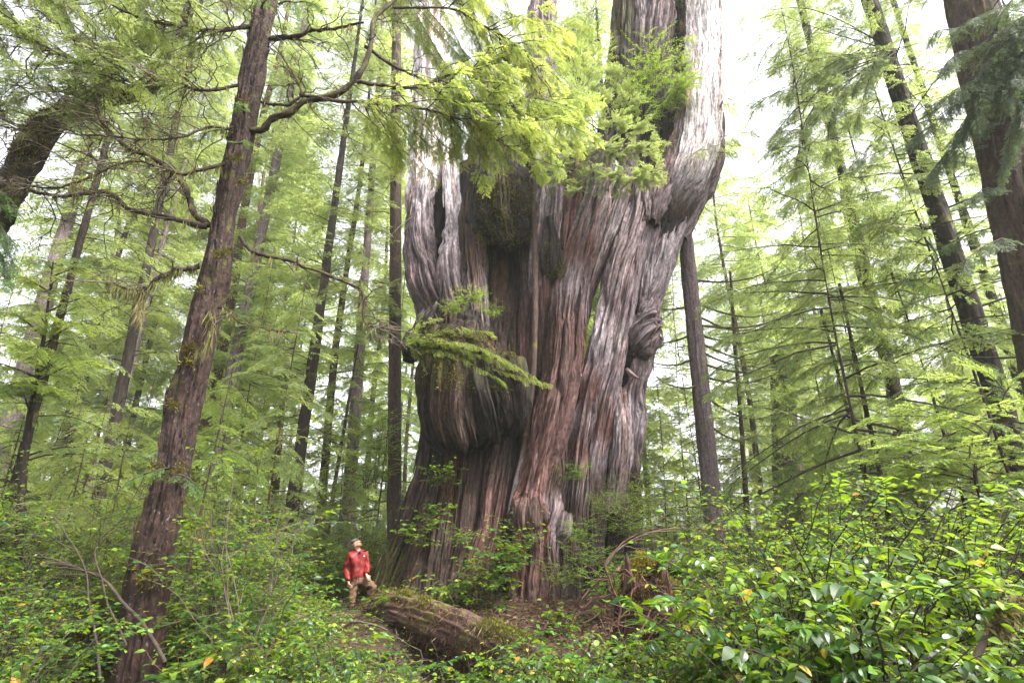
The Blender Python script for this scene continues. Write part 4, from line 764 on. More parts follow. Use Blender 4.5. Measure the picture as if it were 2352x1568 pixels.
def scatter(protos, n, ymin, ymax, kind, adj, gap, skip=lambda x, y: False, smin=.8, smax=1.25, pw=1.0):
    first = set(); k = 0; tries = 0
    while k < n and tries < n * 60:
        tries += 1
        y = ymin + (ymax - ymin) * rng.random() ** pw; x = rng.uniform(-1, 1) * (y * .98 + 2)
        if abs(x - .2) < 4.4 and 11 < y < 20.5: continue
        if skip(x, y) or not free(x, y, gap): continue
        i = int(rng.integers(0, len(protos))); zn = f'{dist(y)} {adj} {zone(x, y)}'; gp = f'{dist(y)} {kind} {zone(x, y)}'
        if i in first: dup(protos[i], (x, y, gz(x, y) - .05), rng.uniform(0, 6.28), rng.uniform(smin, smax), zn, gp)
        else:
            first.add(i); p = protos[i]; p.location = (x, y, gz(x, y) - .05); p.rotation_euler = (0, 0, rng.uniform(0, 6.28)); p['label'] = zn; p['group'] = gp
        k += 1
scatter(TP, 52, 24, 80, 'tall hemlocks', 'tall hemlock in the wood', 2.2, skip=lambda x, y: (-.46 < x / y < -.14 and rng.random() < .45) or .30 < x / y < .60 and y < 34 and rng.random() < .5)
scatter(YP, 108, 13.5, 55, 'young hemlocks', 'young hemlock with pale layered sprays', 1.25, pw=1.5, smin=.8, smax=1.5, skip=lambda x, y: (x / y > -.40 and x / y < -.16 and (y < 19 or rng.random() < .35)) or (.22 < x / y < .8 and y < 12) or (.1 < x / y < .38 and y < 17.5) or (.27 < x / y < .60 and y < 19.5))
scatter(YP[:1] + YP[3:4], 12, 8.8, 13.5, 'small hemlocks', 'small bushy hemlock near the leaning spruce', 1.3, skip=lambda x, y: x / y > -.50, smin=.55, smax=.95)
# ------------------------------------------------------------------ undergrowth
rng = np.random.default_rng(400)
def leaf_tpl(n=3, wid=.56, fold=.10, curl=.12, tip=.75):
    """one ovate leaf along +X, folded on its midrib"""
    t = np.linspace(0, 1, n + 2); hw = wid * .5 * np.sin(math.pi * t ** tip) ** .85
    mid = np.stack([t, 0 * t, -curl * t * t + .04 * np.sin(t * 3)], -1); Lf = mid + np.stack([0 * t, hw, fold * hw * 2], -1); Rt = mid + np.stack([0 * t, -hw, fold * hw * 2], -1)
    V = [mid[0]]; idx = {('m', 0): 0}
    for i in range(1, n + 1):
        for k, A in (('m', mid), ('l', Lf), ('r', Rt)): idx[(k, i)] = len(V); V.append(A[i])
    idx[('m', n + 1)] = len(V); V.append(mid[-1]); F3, F4 = [], []
    for sd in 'lr':
        f = lambda *a: list(a) if sd == 'l' else list(a)[::-1]
        F3.append(f(idx['m', 0], idx['m', 1], idx[sd, 1])); F3.append(f(idx['m', n], idx['m', n + 1], idx[sd, n]))
        for i in range(1, n): F4.append(f(idx['m', i], idx['m', i + 1], idx[sd, i + 1], idx[sd, i]))
    g = Geo(); g.add2(np.array(V), F3, F4, 0, 0.0, 0.0); return g.arrays()
LEAF_N = leaf_tpl(5); LEAF = leaf_tpl(2); LEAF_S = leaf_tpl(1, .62)
def bush(rng, H=1.1, spread=.7, stems=16, leaf=.075, LT=LEAF, per=10, curve=.5, mat=0, spacing=1.0, side=2, up=1.0, wood=.006, dz=(-.55, .35)):
    """arching leafy stems from one foot"""
    g = Geo(); O, D, S, Ro, J = [], [], [], [], []
    def leafy(C, r0, n):
        s = np.linspace(r0, 1, n); sd = 1; ph = rng.uniform(-.15, .15)
        for x in s:
            p = np.array([np.interp(x, np.linspace(0, 1, len(C)), C[:, i]) for i in range(3)]); k = min(len(C) - 2, int(x * (len(C) - 1))); T = norm(C[k + 1] - C[k]); sd = -sd
            h = math.hypot(T[0], T[1]) + 1e-6; az = math.atan2(T[0], T[1]) + sd * rng.uniform(.7, 1.5)
            d = np.array([math.sin(az), math.cos(az), rng.uniform(*dz)]) + T * .35
            O.append(p); D.append(d); S.append(leaf * rng.uniform(.65, 1.25) * (1 if x < .85 else .8)); Ro.append(rng.normal(0, .35))
            u = rng.random(); J.append(.98 if u < .012 else (.80 + rng.uniform(-.1, .13)) if x > .78 and rng.random() < .55 else .40 + ph + rng.uniform(-.32, .28))
    for _ in range(stems):
        az = rng.uniform(0, 6.28); hh = H * rng.uniform(.55, 1.1); rr_ = spread * rng.uniform(.25, 1.1); t = np.linspace(0, 1, 8); b = rng.normal(0, spread * .15, 2)
        wob = np.cumsum(rng.normal(0, .035 * H, (8, 3)), 0)
        C = np.stack([b[0] + math.sin(az) * rr_ * t ** 1.5, b[1] + math.cos(az) * rr_ * t ** 1.5, hh * (t * up - (up - .8) * 0 - curve * .35 * t ** 3)], -1) + wob * t[:, None]
        g.add(*tube(C, np.linspace(wood, wood * .3, 8), 4), mat=1)
        leafy(C, .35, max(3, int(per * .5)))
        for _ in range(side):
            q = int(rng.integers(2, 7)); c2 = branch_curve(C[q], az + rng.uniform(-1.6, 1.6), rng.uniform(0, .7), H * rng.uniform(.2, .5), rng.uniform(.05, .3), 6, .12, rng)
            g.add(*tube(c2, np.linspace(wood * .55, wood * .2, 6), 3), mat=1); leafy(c2, .2, max(3, int(per * rng.uniform(.6, 1.1))))
    g.inst(LT, xform(np.array(D), np.array(Ro), np.array(S)), np.array(O), np.array(J))
    return g
def fern(rng, n=11, L=.75):
    g = Geo()
    for i in range(n):
        az = i / n * 6.28 + rng.uniform(-.3, .3); l = L * rng.uniform(.7, 1.15); t = np.linspace(0, 1, 14); el = rng.uniform(.7, 1.2)
        C = np.stack([math.sin(az) * l * t * math.cos(el) * (1 + .5 * t), math.cos(az) * l * t * math.cos(el) * (1 + .5 * t), l * (math.sin(el) * t - .55 * t ** 2.2)], -1)
        g.add(*tube(C[::3], np.linspace(.005, .0015, len(C[::3])), 3), mat=1)
        tt_ = np.linspace(.08, .99, 34); P = np.stack([np.interp(tt_, t, C[:, k]) for k in range(3)], -1); T = norm(np.gradient(P, axis=0)); S0 = norm(np.cross(T, [0, 0, 1.0])); w = l * .13 * np.sin(math.pi * np.minimum(1, tt_ * .8 + .16)) ** .7
        for sd in (-1, 1): g.add(*rhomb(P, norm(S0 * sd + T * .25 + [0, 0, -.12]), w, np.full(len(w), l * .034), norm(np.cross(S0, T)) * 1.0), rnd=np.clip(rng.uniform(.2, .9) + rng.uniform(-.2, .2, len(w)), 0, 1))
    return g
def proto_shrub(name, geo, mats, label='x', cat='shrub'):
    t = thing(name, label, cat); part('leaves', geo, mats, t); return t
SL = [proto_shrub('salal_bush', bush(rng, H, sp, st, .115, LEAF, 10), [M['salal'], M['redstem']]) for H, sp, st in ((1.0, .7, 16), (1.3, .8, 20), (.7, .6, 14))]
SB = [proto_shrub('salal_bush', bush(rng, H, sp, st, lf, LEAF_N, pr, wood=.007, dz=(-1.1, .25) if mt == 'salshade' else (-.55, .4)), [M[mt], M['twig']]) for H, sp, st, lf, pr, mt in ((1.1, .75, 28, .072, 15, 'salal'), (1.45, .85, 32, .062, 16, 'salal'), (.85, .8, 28, .078, 14, 'salshade'), (1.15, .8, 34, .070, 15, 'salshade'))]
HK = [proto_shrub('huckleberry_bush', bush(rng, H, sp, st, .044, LEAF_S, 22, curve=.2, side=8, wood=.007), [M['huck'], M['twig']]) for H, sp, st in ((1.7, 1.0, 17), (1.2, .8, 16), (2.2, 1.1, 18))]
FN = [proto_shrub('sword_fern', fern(rng, n, L), [M['fern'], M['twig']], cat='fern', label='unused spare fern clump') for n, L in ((13, .8), (10, .6), (15, 1.0))]
for p in FN:
    for c in p.children: c.name = 'fronds'
_used1 = set()
def put(protos, i, x, y, z=None, rz=None, sc=1.0, label='', group=None):
    p = protos[i]; z = gz(x, y) - .04 if z is None else z; rz = rng.uniform(0, 6.28) if rz is None else rz
    if p.name in _used1: return dup(p, (x, y, z), rz, sc, label, group)
    _used1.add(p.name); p.location = (x, y, z); p.rotation_euler = (0, 0, rz); p.scale = (sc,) * 3 if np.isscalar(sc) else sc; p['label'] = label
    if group: p['group'] = group
    return p
# the big salal thicket on the right, near the lens
for i, (px, py, Y, k, sc, lb) in enumerate([
    (1770,1150,4.2,1,1.0,'tall glossy salal bush at the crest of the right-hand thicket'), (1900,1200,3.2,3,1.0,'dark leaved salal bush leading the right-hand thicket'),
    (2040,1160,3.8,1,1.0,'salal bush with yellowed leaves in the middle of the right-hand thicket'), (1760,1230,3.2,3,.75,'salal bush on the left rim of the right-hand thicket, by the red stems'),
    (1960,1300,2.6,2,.9,'lush dark green salal bush low in front of the thicket'), (1790,1350,2.6,2,.8,'big leaved salal bush at the bottom of the right-hand thicket'),
    (2170,1200,3.6,0,1.0,'salal bush under the flat-sprayed young hemlock'), (2110,1370,2.5,3,.8,'glossy salal bush behind the mossy stick at lower right'),
    (2290,1220,3.8,1,.9,'pale leaved salal bush at the right edge'), (2290,1400,2.9,2,.8,'shaded salal bush in the lower right corner'),
    (1700,1450,2.7,2,.62,'low salal bush under the red brown stems'), (1890,1440,2.2,2,.7,'largest leaved salal bush, closest to the lens at lower right'),
    (1720,1140,6.0,1,1.0,'yellow green salal bush behind the thicket crest'), (1880,1120,6.0,1,1.0,'bright salal bush on the skyline of the thicket'), (2080,1100,5.8,1,1.05,'bright topped salal bush below the thin hemlock poles'), (2250,1160,5.6,0,1.0,'salal bush beside the crooked young hemlock stem')]):
    P0 = PT(px, py, Y); H = (1.1, 1.45, .85, 1.15)[k] * sc * .85; put(SB, k, P0[0], P0[1], P0[2] - H, None, sc, lb, 'salal bushes of the right-hand thicket')
# salal along the bottom edge
for i, (px, py, Y, k, sc, lb) in enumerate([(1330,1470,3.4,2,.6,'bright young salal shoots at the bottom, in front of the rotten stump'), (1190,1550,3.2,2,.5,'salal sprig with big pale leaves at the bottom edge, right of the fern'), (1010,1545,3.4,2,.5,'light green salal sprig in front of the fallen log'), (1440,1500,2.6,2,.55,'big dark salal leaves at the bottom edge, left of the red stems'), (1560,1490,2.9,2,.5,'salal clump at the foot of the rotten stump'),
    (880,1560,4.6,2,.6,'salal clump at the bottom left of the fallen log'), (780,1460,5.6,2,.8,'salal bush right of the leaning spruce foot'), (640,1450,6.0,2,.8,'leafy salal bush touching the leaning spruce foot on its right'), (540,1400,7.0,0,.75,'salal bush behind the leaning spruce foot'), (90,1440,4.9,0,.8,'salal bush left of the leaning spruce foot'), (20,1360,5.0,1,.8,'salal bush with some orange leaves in the lower left thicket'), (20,1480,4.2,0,.8,'salal bush in the lower left corner'), (90,1290,7.0,1,.9,'blue green salal bush in the left thicket')]):
    P0 = PT(px, py, Y); H = (1.1, 1.45, .85, 1.15)[k] * sc * .85; z = P0[2] - H; put(SB, k, P0[0], P0[1], z, None, sc, lb, 'salal bushes along the bottom edge')
for i, (px, py, Y, k, sc, lb) in enumerate([(1100,1565,3.0,0,.5,'pale salal shoot at the bottom edge before the log'), (1270,1510,3.3,0,.45,'bright salal shoot before the brown duff'), (1390,1525,2.7,1,.5,'small leaved salal shoot at the bottom edge near the red stems'), (950,1575,3.4,1,.5,'small salal shoot at the bottom edge below the man'), (790,1530,4.2,0,.6,'salal bush at the bottom edge between fern and log'), (700,1545,4.4,3,.6,'dark salal at the bottom edge beside the leaning spruce'), (1480,1470,3.0,3,.45,'dark hanging salal leaves in front of the stump hollow'), (1310,1545,2.6,3,.5,'big glossy salal leaves at the very bottom, centre')]):
    P0 = PT(px, py, Y); H = (1.1, 1.45, .85, 1.15)[k] * sc * .85; put(SB, k, P0[0], P0[1], P0[2] - H, None, sc, lb, 'salal shoots along the bottom edge')
# salal round the cedar's foot
for px, py, Y, k, sc, lb in [(1000,1330,13.2,0,1.2,'salal bush at the cedar foot, right of the man'), (930,1360,12.9,2,1.2,'low salal right beside the man at the cedar foot'), (1060,1300,13.1,0,1.2,'salal bush before the left folds of the cedar foot'), (1100,1340,12.8,2,1.2,'pale salal bush in front of the reddish root'), (1125,1240,13.0,1,1.2,'salal bush climbing the cedar beside the reddish leg'), (1175,1200,13.2,1,1.1,'tall salal against the reddish leg of the cedar'), (1330,1400,11.5,2,1.2,'salal shoots on the duff mound'), (1290,1440,10.5,2,.95,'small salal on the brown mound left of the rotten stump'),
    (1110,1410,12.2,2,.95,'salal sprig over the dark hollow under the cedar'), (985,1160,14.2,2,1.1,'salal tuft growing on the dark left flank of the cedar'), (1020,1070,14.2,2,.95,'leafy tuft below the burl folds'), (965,1210,14.0,2,.95,'salal tuft low on the cedar flank above the man')]:
    P0 = PT(px, py, Y); H = (1.0, 1.3, .7)[k] * sc * .8; put(SL, k, P0[0], P0[1], P0[2] - H, None, sc, lb, 'salal bushes at the cedar foot')
for px, py, Y, k, sc, lb in [(1385,1130,13.6,0,.45,'huckleberry bush before the grey folds of the cedar'), (1440,1150,13.0,0,.65,'large huckleberry bush at the right foot of the cedar'), (1510,1090,13.4,2,.6,'tall huckleberry bush right of the cedar foot'), (1310,1060,14.2,1,.6,'huckleberry growing in the dark cleft of the cedar'), (1350,1240,12.6,1,.7,'huckleberry with fine bright leaves low in front of the cedar'), (1400,1290,11.6,1,.8,'pale twiggy huckleberry before the cedar'), (1560,1140,13.5,0,.8,'huckleberry bush below the red brown trunk'), (1080,660,13.9,1,.6,'yellow green huckleberry spray on the left face of the cedar'), (1040,690,13.8,1,.5,'small huckleberry spray above the burl'), (1130,700,13.8,1,.4,'thin huckleberry spray on the brown hollow'), (1490,130,15.6,0,1.3,'yellow green huckleberry high between the cedar leaders'), (1530,170,15.6,1,1.5,'huckleberry bush hard against the bleached right leader'), (1465,230,15.6,1,1.2,'dark huckleberry under the middle leaders'), (1060,1210,13.9,1,.5,'dry huckleberry on the lower left folds of the cedar'), (890,960,17.5,0,1.1,'huckleberry bush hanging on the trunk by the cedar flank'), (860,1040,17.2,1,1.1,'dark huckleberry left of the cedar flank'), (520,1060,12.5,0,.9,'dark green huckleberry right of the leaning spruce'), (740,1230,15.6,0,1.0,'huckleberry bush behind the man'), (1420,1110,13.4,2,.42,'huckleberry climbing the right flank of the cedar'), (1490,1170,12.6,2,.55,'leafy huckleberry mound at the right end of the cedar foot'), (1340,1190,13.2,1,.65,'huckleberry across the dark gap in the cedar foot'), (1290,1290,12.4,1,.6,'small huckleberry right of the reddish leg'), (965,770,13.9,1,.5,'ragged huckleberry on the left lip of the burl'), (1100,800,13.6,1,.5,'huckleberry sprig on top of the burl'), (1550,1200,11.0,2,.9,'bright huckleberry between the stump and the red brown trunk')]:
    P0 = PT(px, py, Y); H = (1.7, 1.2, 2.2)[k] * sc * .8; put(HK, k, P0[0], P0[1], P0[2] - H, None, sc, lb, 'huckleberry bushes on and around the cedar')
for px, py, Y, k, sc, lb in [(1130,1560,6.6,0,.8,'sword fern at the bottom edge under the log'), (740,1560,6.2,1,.9,'sword fern at the bottom edge right of the leaning spruce'), (430,1570,6.8,0,.9,'dark sword fern at the foot of the leaning spruce'), (1500,1400,7.6,1,.9,'sword fern hanging on the rotten stump'), (1545,1270,7.8,0,1.0,'bright sword fern on top of the rotten stump'), (1440,1450,7.6,1,.8,'small sword fern on the left of the rotten stump'), (720,1480,9.0,1,.9,'sword fern left of the log end'), (1060,1400,11.8,1,.6,'little sword fern on the log'), (880,1480,9.0,1,.8,'sword fern below the log')]:
    P0 = PT(px, py, Y); put(FN, k, P0[0], P0[1], P0[2] - .3 * sc, None, sc, lb, 'sword ferns')
# thickets filling the ground between the trunks
rng = np.random.default_rng(555); used = []
def fill(protos, n, ymin, ymax, name, adj, gap, skip, s0=.8, s1=1.25, pw=1.0):
    k = tries = 0
    while k < n and tries < n * 80:
        tries += 1; y = ymin + (ymax - ymin) * rng.random() ** pw; x = rng.uniform(-1, 1) * (y * .97 + 1.2)
        if ((x - .3) / 4.3) ** 2 + ((y - 15.3) / 3.3) ** 2 < 1: continue
        if skip(x, y) or not free(x, y, gap): continue
        lb = f'{adj} {zone(x, y)}, {"near" if y < 9.5 else "mid-way" if y < 14 else "farther off" if y < 22 else "deep in the wood"}'
        put(protos, int(rng.integers(0, len(protos))), x, y, None, None, rng.uniform(s0, s1), lb, f'{name} {zone(x, y)}, {"near" if y < 9.5 else "mid-way" if y < 14 else "farther off" if y < 22 else "deep in the wood"}'); k += 1
def clear_view(x, y):
    a = x / y
    return (-.34 < a < -.16 and y < 14.6) or (-.2 < a < .36 and y < 13.5) or y < 6.0 and a < .3 or (-.80 < a < -.50 and y < 7.8)
TB = [proto_shrub('tall_bush', bush(rng, 2.5, 1.2, 16, .075, LEAF, 14, curve=.2, side=7, wood=.009), [M['huck'], M['twig']]), proto_shrub('tall_bush', bush(rng, 2.1, 1.0, 14, .085, LEAF, 12, curve=.25, side=6, wood=.009), [M['salal'], M['dead']])]
fill(TB, 30, 7.2, 13, 'tall leafy bushes', 'tall leafy twiggy bush', 1.0, lambda x, y: x / y > -.40 or (-.80 < x / y < -.5 and y < 8.2), .85, 1.2)
fill(HK[2:], 34, 7.5, 13, 'tall huckleberry bushes', 'tall twiggy huckleberry bush', 1.0, lambda x, y: x / y > -.42 or (-.80 < x / y < -.5 and y < 8.2), 1.0, 1.45)
fill(SL, 170, 6.2, 22, 'salal bushes', 'salal bush in the thicket', .62, clear_view, pw=1.3)
fill(HK, 26, 15.4, 21, 'leafy bushes behind the man', 'leafy bush behind the man', .8, lambda x, y: not (-.46 < x / y < -.2), .8, 1.1)
fill(HK, 130, 8.0, 34, 'huckleberry bushes', 'fine leaved huckleberry bush', .8, clear_view, pw=1.2)
fill(SL, 64, 9.0, 14.6, 'low salal', 'low salal sprig on the forest floor', .45, lambda x, y: not (-.42 < x / y < -.22) or abs(x / y + .255) < .055 or y > 13 and x / y < -.22, .42, .72)

# ------------------------------------------------------------------ fallen log, rotten stump, dead wood, litter
lg = W([(826,1412,14,14.1,'d'),(850,1404,18,13.8,'d'),(890,1396,30,13.0,'b'),(960,1418,42,11.8,'r'),(1040,1448,46,10.8,'r'),(1130,1486,46,9.8,'b'),(1220,1526,46,9.0,'b'),(1290,1562,42,8.5,'d')])
t = thing('fallen_log', 'mossy decaying log sunk in brown needle duff below the cedar', 'log', lg[2][:3])
g, C, rad = trunk_geo(lg, na=90, step=.05, seed=71, flute=.10, ridge=.03, fine=.03, lumps=.10); part('trunk', g, [M['limb']], t, smooth=True)
mg = Geo(); ring = lambda aa: np.concatenate([C + np.stack([0 * rad, -1.06 * rad * math.cos(a), 1.06 * rad * math.sin(a)], -1) for a in aa]); top = ring([.5, .8, 1.1, 1.4, 1.7])
top = top[vnoise(top[:, 0] * 2.2, top[:, 1] * 2.2, top[:, 2] * 2.2) > -.15]; fuzz(mg, top, np.tile([0, -.4, 1.0], (len(top), 1)), rng, 20000, .045, .04); part('moss_clumps', mg, [M['moss']], t)
dgm = Geo(); fr_ = ring([-.7, -.4, -.15, .1, .35, .6, .9]); fuzz(dgm, fr_, np.tile([0, -.5, -.1], (len(fr_), 1)), rng, 15000, .16, .06, hang=.8, wr=.06); part('duff_clumps', dgm, [M['duff']], t)
st = W([(1490,1600,88,8.6,'d'),(1488,1500,80,8.6,'d'),(1486,1420,74,8.6,'d'),(1482,1370,64,8.6,'b'),(1478,1325,50,8.6,'d'),(1484,1300,28,8.6,'d'),(1490,1290,10,8.6,'d')])
t = thing('rotten_stump', 'broken rotten stump draped in yellow moss, with a dark hollow beneath', 'stump', (st[0][0], st[0][1], gz(st[0][0], st[0][1])))
g, C, rad = trunk_geo(st, na=110, step=.04, seed=72, flute=.5, ridge=.10, fine=.03, lumps=.3); part('trunk', g, [M['trunk']], t, smooth=True)
mg = Geo(); V = np.concatenate(g.V); V = V[(V[:, 1] < 8.7) & (vnoise(V[:, 0]*2.6, V[:, 1]*2.6, V[:, 2]*2.6 + 4) > -.05)]; fuzz(mg, V, np.tile([0, -.6, .6], (len(V), 1)), rng, 9000, .05, .04, hang=.2); part('moss_clumps', mg, [M['ymoss']], t)
dgm = Geo(); V = np.concatenate(g.V); V = V[(V[:, 1] < 8.5) & (V[:, 2] < 1.3)]; fuzz(dgm, V, np.tile([0, -.6, 0], (len(V), 1)), rng, 2500, .22, .05, hang=1.2, wr=.05); part('hanging_root_clumps', dgm, [M['duff']], t)
for k, (a, b, y) in enumerate([((1448,1350),(1440,1268),8.3), ((1520,1340),(1516,1262),8.4), ((1496,1320),(1488,1256),8.5)]):
    sg = Geo(); column(sg, [(*PT(*a, y), .10, 'b'), (*PT((a[0]+b[0])/2, (a[1]+b[1])/2, y), .06, 'r'), (*PT(*b, y), .012, 'b')], na=24, step=.03, seed=120 + k, flute=.3, ridge=.04, fine=.02); part('splinter', sg, [M['trunk']], t, smooth=True)
rt = Geo(); rr_ = np.random.default_rng(131)
for _ in range(60):
    p0 = PT(rr_.uniform(1400, 1610), rr_.uniform(1300, 1480), rr_.uniform(7.5, 8.3)); Cq = branch_curve(p0, rr_.uniform(0, 6.28), rr_.uniform(-.6, .9), rr_.uniform(.4, 1.2), rr_.uniform(.3, 1.1), 9, .25, rr_); rt.add(*tube(Cq, np.linspace(rr_.uniform(.008, .022), .003, 9), 5))
part('root_tangle_sprays', rt, [M['redstem']], t)
# moss and hanging roots on the cedar's burl and overhang
def cedar_fuzz(name, mat, boxes, seed, n, size, hang, patch=1.2, thr=.0):
    rr_ = np.random.default_rng(seed); k = np.zeros(len(CV), bool)
    for x0, y0, x1, y1, ymax in boxes: k |= (CPX > x0) & (CPX < x1) & (CPY > y0) & (CPY < y1) & (CV[:, 1] < ymax)
    pts = CV[k]; pts = pts[vnoise(pts[:, 0] * patch * 2, pts[:, 1] * patch * 2, pts[:, 2] * patch + seed) > thr]
    mg = Geo(); fuzz(mg, pts, np.tile([0, -.7, .4], (len(pts), 1)), rr_, n, size, .03, hang=hang, wr=.28 if hang < .3 else .05); part(name, mg, [M[mat]], cedar)
cedar_fuzz('moss_clumps', 'moss', [(975,760,1190,900,14.9),(1090,400,1220,560,15.5),(1255,560,1300,640,15.2)], 81, 24000, .085, .28, thr=-.15)
cedar_fuzz('moss_clumps', 'moss', [(860,1200,960,1400,15.2),(925,740,1000,800,15.6),(1100,380,1220,470,15.6)], 85, 5000, .05, .1, thr=.1)
cedar_fuzz('hanging_moss_clumps', 'duff', [(1010,830,1200,960,14.75),(930,770,990,830,15.4)], 82, 5200, .15, 1.0, thr=-.1)
cedar_fuzz('hanging_moss_clumps', 'lichen', [(940,770,1010,810,15.4),(1150,850,1200,900,14.8)], 83, 700, .24, 1.2)
cedar_fuzz('duff_clumps', 'duff', [(880,1290,1300,1400,15.0),(1170,1190,1280,1235,14.2)], 86, 5000, .08, .3, thr=-.1)
mg = Geo(); rr_ = np.random.default_rng(84)
for px, py, Y in [(1566,130,16.0),(1562,200,16.0),(1556,270,15.9),(1550,310,15.9),(1544,330,15.8),(1530,350,15.7),(1515,365,15.6),(1505,372,15.6),(1566,60,16.1),(1498,765,14.95),(1490,772,14.9),(1445,440,15.4)]: fuzz(mg, PT(px, py, Y) + rr_.normal(0, .05, (20, 3)), np.tile([-.3, -.6, .5], (20, 1)), rr_, 170, .06, .05)
part('moss_clumps', mg, [M['moss']], cedar)
# stubs on the cedar
for nn, r0, r1, key, sd in [([(1640,275,16.2),(1652,250,16.0),(1660,232,15.8)], .07, .015, 'p', 1), ([(1640,60,16.3),(1655,52,16.1),(1668,56,16.0)], .035, .01, 'p', 2), ([(1440,850,15.0),(1455,862,14.7),(1468,870,14.5)], .07, .03, 'g', 3), ([(1650,110,16.2),(1660,118,16.0),(1668,112,15.9)], .025, .006, 'p', 4), ([(930,528,15.8),(945,500,15.7),(900,540,15.6),(880,610,15.5)], .02, .008, 'p', 5)]:
    g = Geo(); column(g, [(*PT(*q), r, key) for q, r in zip(nn, np.linspace(r0, r1, len(nn)))], na=16, step=.03, seed=90 + sd, flute=.1, ridge=.01, fine=.006); part('branch_stub', g, [M['cedar']], cedar, smooth=True)
# red brown shrub stems before the stump, dead sticks
def stick(name, label, cat, nodes, r0, r1, mat, seed, side=4, parent=None):
    rr_ = np.random.default_rng(seed); P = np.array([PT(*q) for q in nodes]); n = 8 * len(P); C = catmull(P, n) + np.cumsum(rr_.normal(0, .0025, (n, 3)), 0)
    t = thing(name, label, cat, C[0]); g = Geo(); g.add(*tube(C, np.linspace(r0, r1, n), 7))
    for _ in range(side):
        k = int(rr_.integers(n // 4, n - 2)); d = norm(C[k + 1] - C[k]); c2 = branch_curve(C[k], math.atan2(d[0], d[1]) + rr_.choice([-1, 1]) * rr_.uniform(.3, 1.1), rr_.uniform(-.1, .8), rr_.uniform(.2, .6), .1, 7, .15, rr_); g.add(*tube(c2, np.linspace(r0 * .4, .002, 7), 4))
    part('stem', g, [M[mat]], t, smooth=True); return t, C
stick('shrub_stem', 'long red brown stem arching from the stump hollow towards the cedar', 'stem', [(1470,1555,4.6),(1440,1490,4.6),(1420,1440,4.6),(1425,1390,4.6),(1400,1330,4.6),(1390,1280,4.6),(1450,1220,4.7),(1560,1205,4.8)], .012, .004, 'redstem', 1, 8)
stick('shrub_stem', 'upright red stem in front of the rotten stump', 'stem', [(1552,1570,4.3),(1555,1460,4.3),(1548,1380,4.3),(1545,1300,4.35),(1600,1270,4.4)], .011, .004, 'redstem', 2, 8)
stick('shrub_stem', 'thin red stem slanting right beside the upright one', 'stem', [(1600,1570,4.2),(1575,1480,4.25),(1550,1420,4.3),(1590,1340,4.4),(1640,1290,4.5)], .009, .003, 'redstem', 3, 7)
stick('dead_branch', 'bare grey branch fanning over the huckleberry, right of the cedar foot', 'branch', [(1390,1300,8.0),(1420,1260,8.0),(1480,1225,8.0),(1560,1210,8.0),(1680,1215,8.0)], .018, .005, 'dead', 4, 9)
stick('dead_branch', 'dark bent stick leaning across the leaning spruce at lower left', 'branch', [(380,1520,6.4),(330,1430,6.4),(280,1370,6.4),(235,1320,6.4),(190,1300,6.4),(140,1280,6.4),(70,1270,6.4)], .022, .008, 'twig', 5, 7)
stick('dead_branch', 'thin dark upright twig left of the leaning spruce', 'branch', [(228,1560,6.2),(215,1450,6.2),(200,1380,6.2),(195,1310,6.2),(150,1220,6.2),(120,1180,6.2)], .014, .005, 'twig', 6, 7)
stick('dead_branch', 'wiry brown twig reaching up before the leaning spruce', 'branch', [(290,1480,6.3),(255,1390,6.3),(240,1330,6.3),(225,1250,6.3),(290,1180,6.3),(340,1090,6.3)], .012, .004, 'twig', 7, 7)
stick('dead_branch', 'curved pale root lying below the man', 'root', [(770,1450,11.6),(810,1428,11.6),(850,1432,11.5),(890,1448,11.4)], .035, .015, 'dead', 8, 0)
t, C = stick('mossy_stick', 'bare stick with a tuft of pale green moss at the lower right corner', 'branch', [(2190,1590,2.2),(2240,1520,2.2),(2280,1450,2.2),(2320,1410,2.2),(2370,1380,2.2)], .014, .008, 'dead', 9, 0)
mg = Geo(); fuzz(mg, C[len(C)//2:], np.tile([0, 0, -.3], (len(C) - len(C)//2, 1)), np.random.default_rng(9), 1200, .035, .012, hang=.4); part('moss_clumps', mg, [M['lichen']], t)
# litter and ground cover, beyond counting
rr_ = np.random.default_rng(600); lit = Geo(); n = 42000
y = 6 + 26 * rr_.random(n) ** 1.3; x = rr_.uniform(-1, 1, n) * (y * .97 + 1); z = ground_z(x, y) + rr_.uniform(0, .06, n)
D = norm(np.stack([rr_.normal(0, 1, n), rr_.normal(0, 1, n), rr_.normal(0, .25, n)], -1)); L = rr_.uniform(.03, .16, n)
lit.add(*rhomb(np.stack([x, y, z], -1), D, L, L * rr_.uniform(.06, .5, n), norm(rr_.normal(0, .5, (n, 3)) + [0, 0, 1])), rnd=rr_.uniform(0, 1, n))
o = part('forest_litter', lit, [M['duff']]); o['kind'] = 'stuff'
mx = Geo(); n = 9000; mxp = rr_.normal(0, 1, (n, 2)) * [2.4, 1.1] + [1.0, 12.0]; L = rr_.uniform(.04, .2, n)
mx.add(*rhomb(np.column_stack([mxp, ground_z(mxp[:, 0], mxp[:, 1]) + rr_.uniform(0, .08, n)]), norm(np.stack([rr_.normal(0, 1, n), rr_.normal(0, 1, n), rr_.normal(0.1, .4, n)], -1)), L, L * .12, norm(rr_.normal(0, 1, (n, 3)))), rnd=rr_.uniform(0, 1, n))
o = part('needle_duff', mx, [M['duff']]); o['kind'] = 'stuff'
gc = Geo(); n = 26000; y = 7 + 30 * rr_.random(n) ** 1.4; x = rr_.uniform(-1, 1, n) * (y * .97 + 1)
cl = vnoise(x * .8, y * .8, 3.3); kk = (cl > -.15) & ~((np.abs(x - .9) < 2.6) & (y > 9.5) & (y < 14.5) & (rr_.random(n) < .8)); x, y = x[kk], y[kk]; n = len(x); h = .05 + .30 * rr_.random(n) ** 1.5
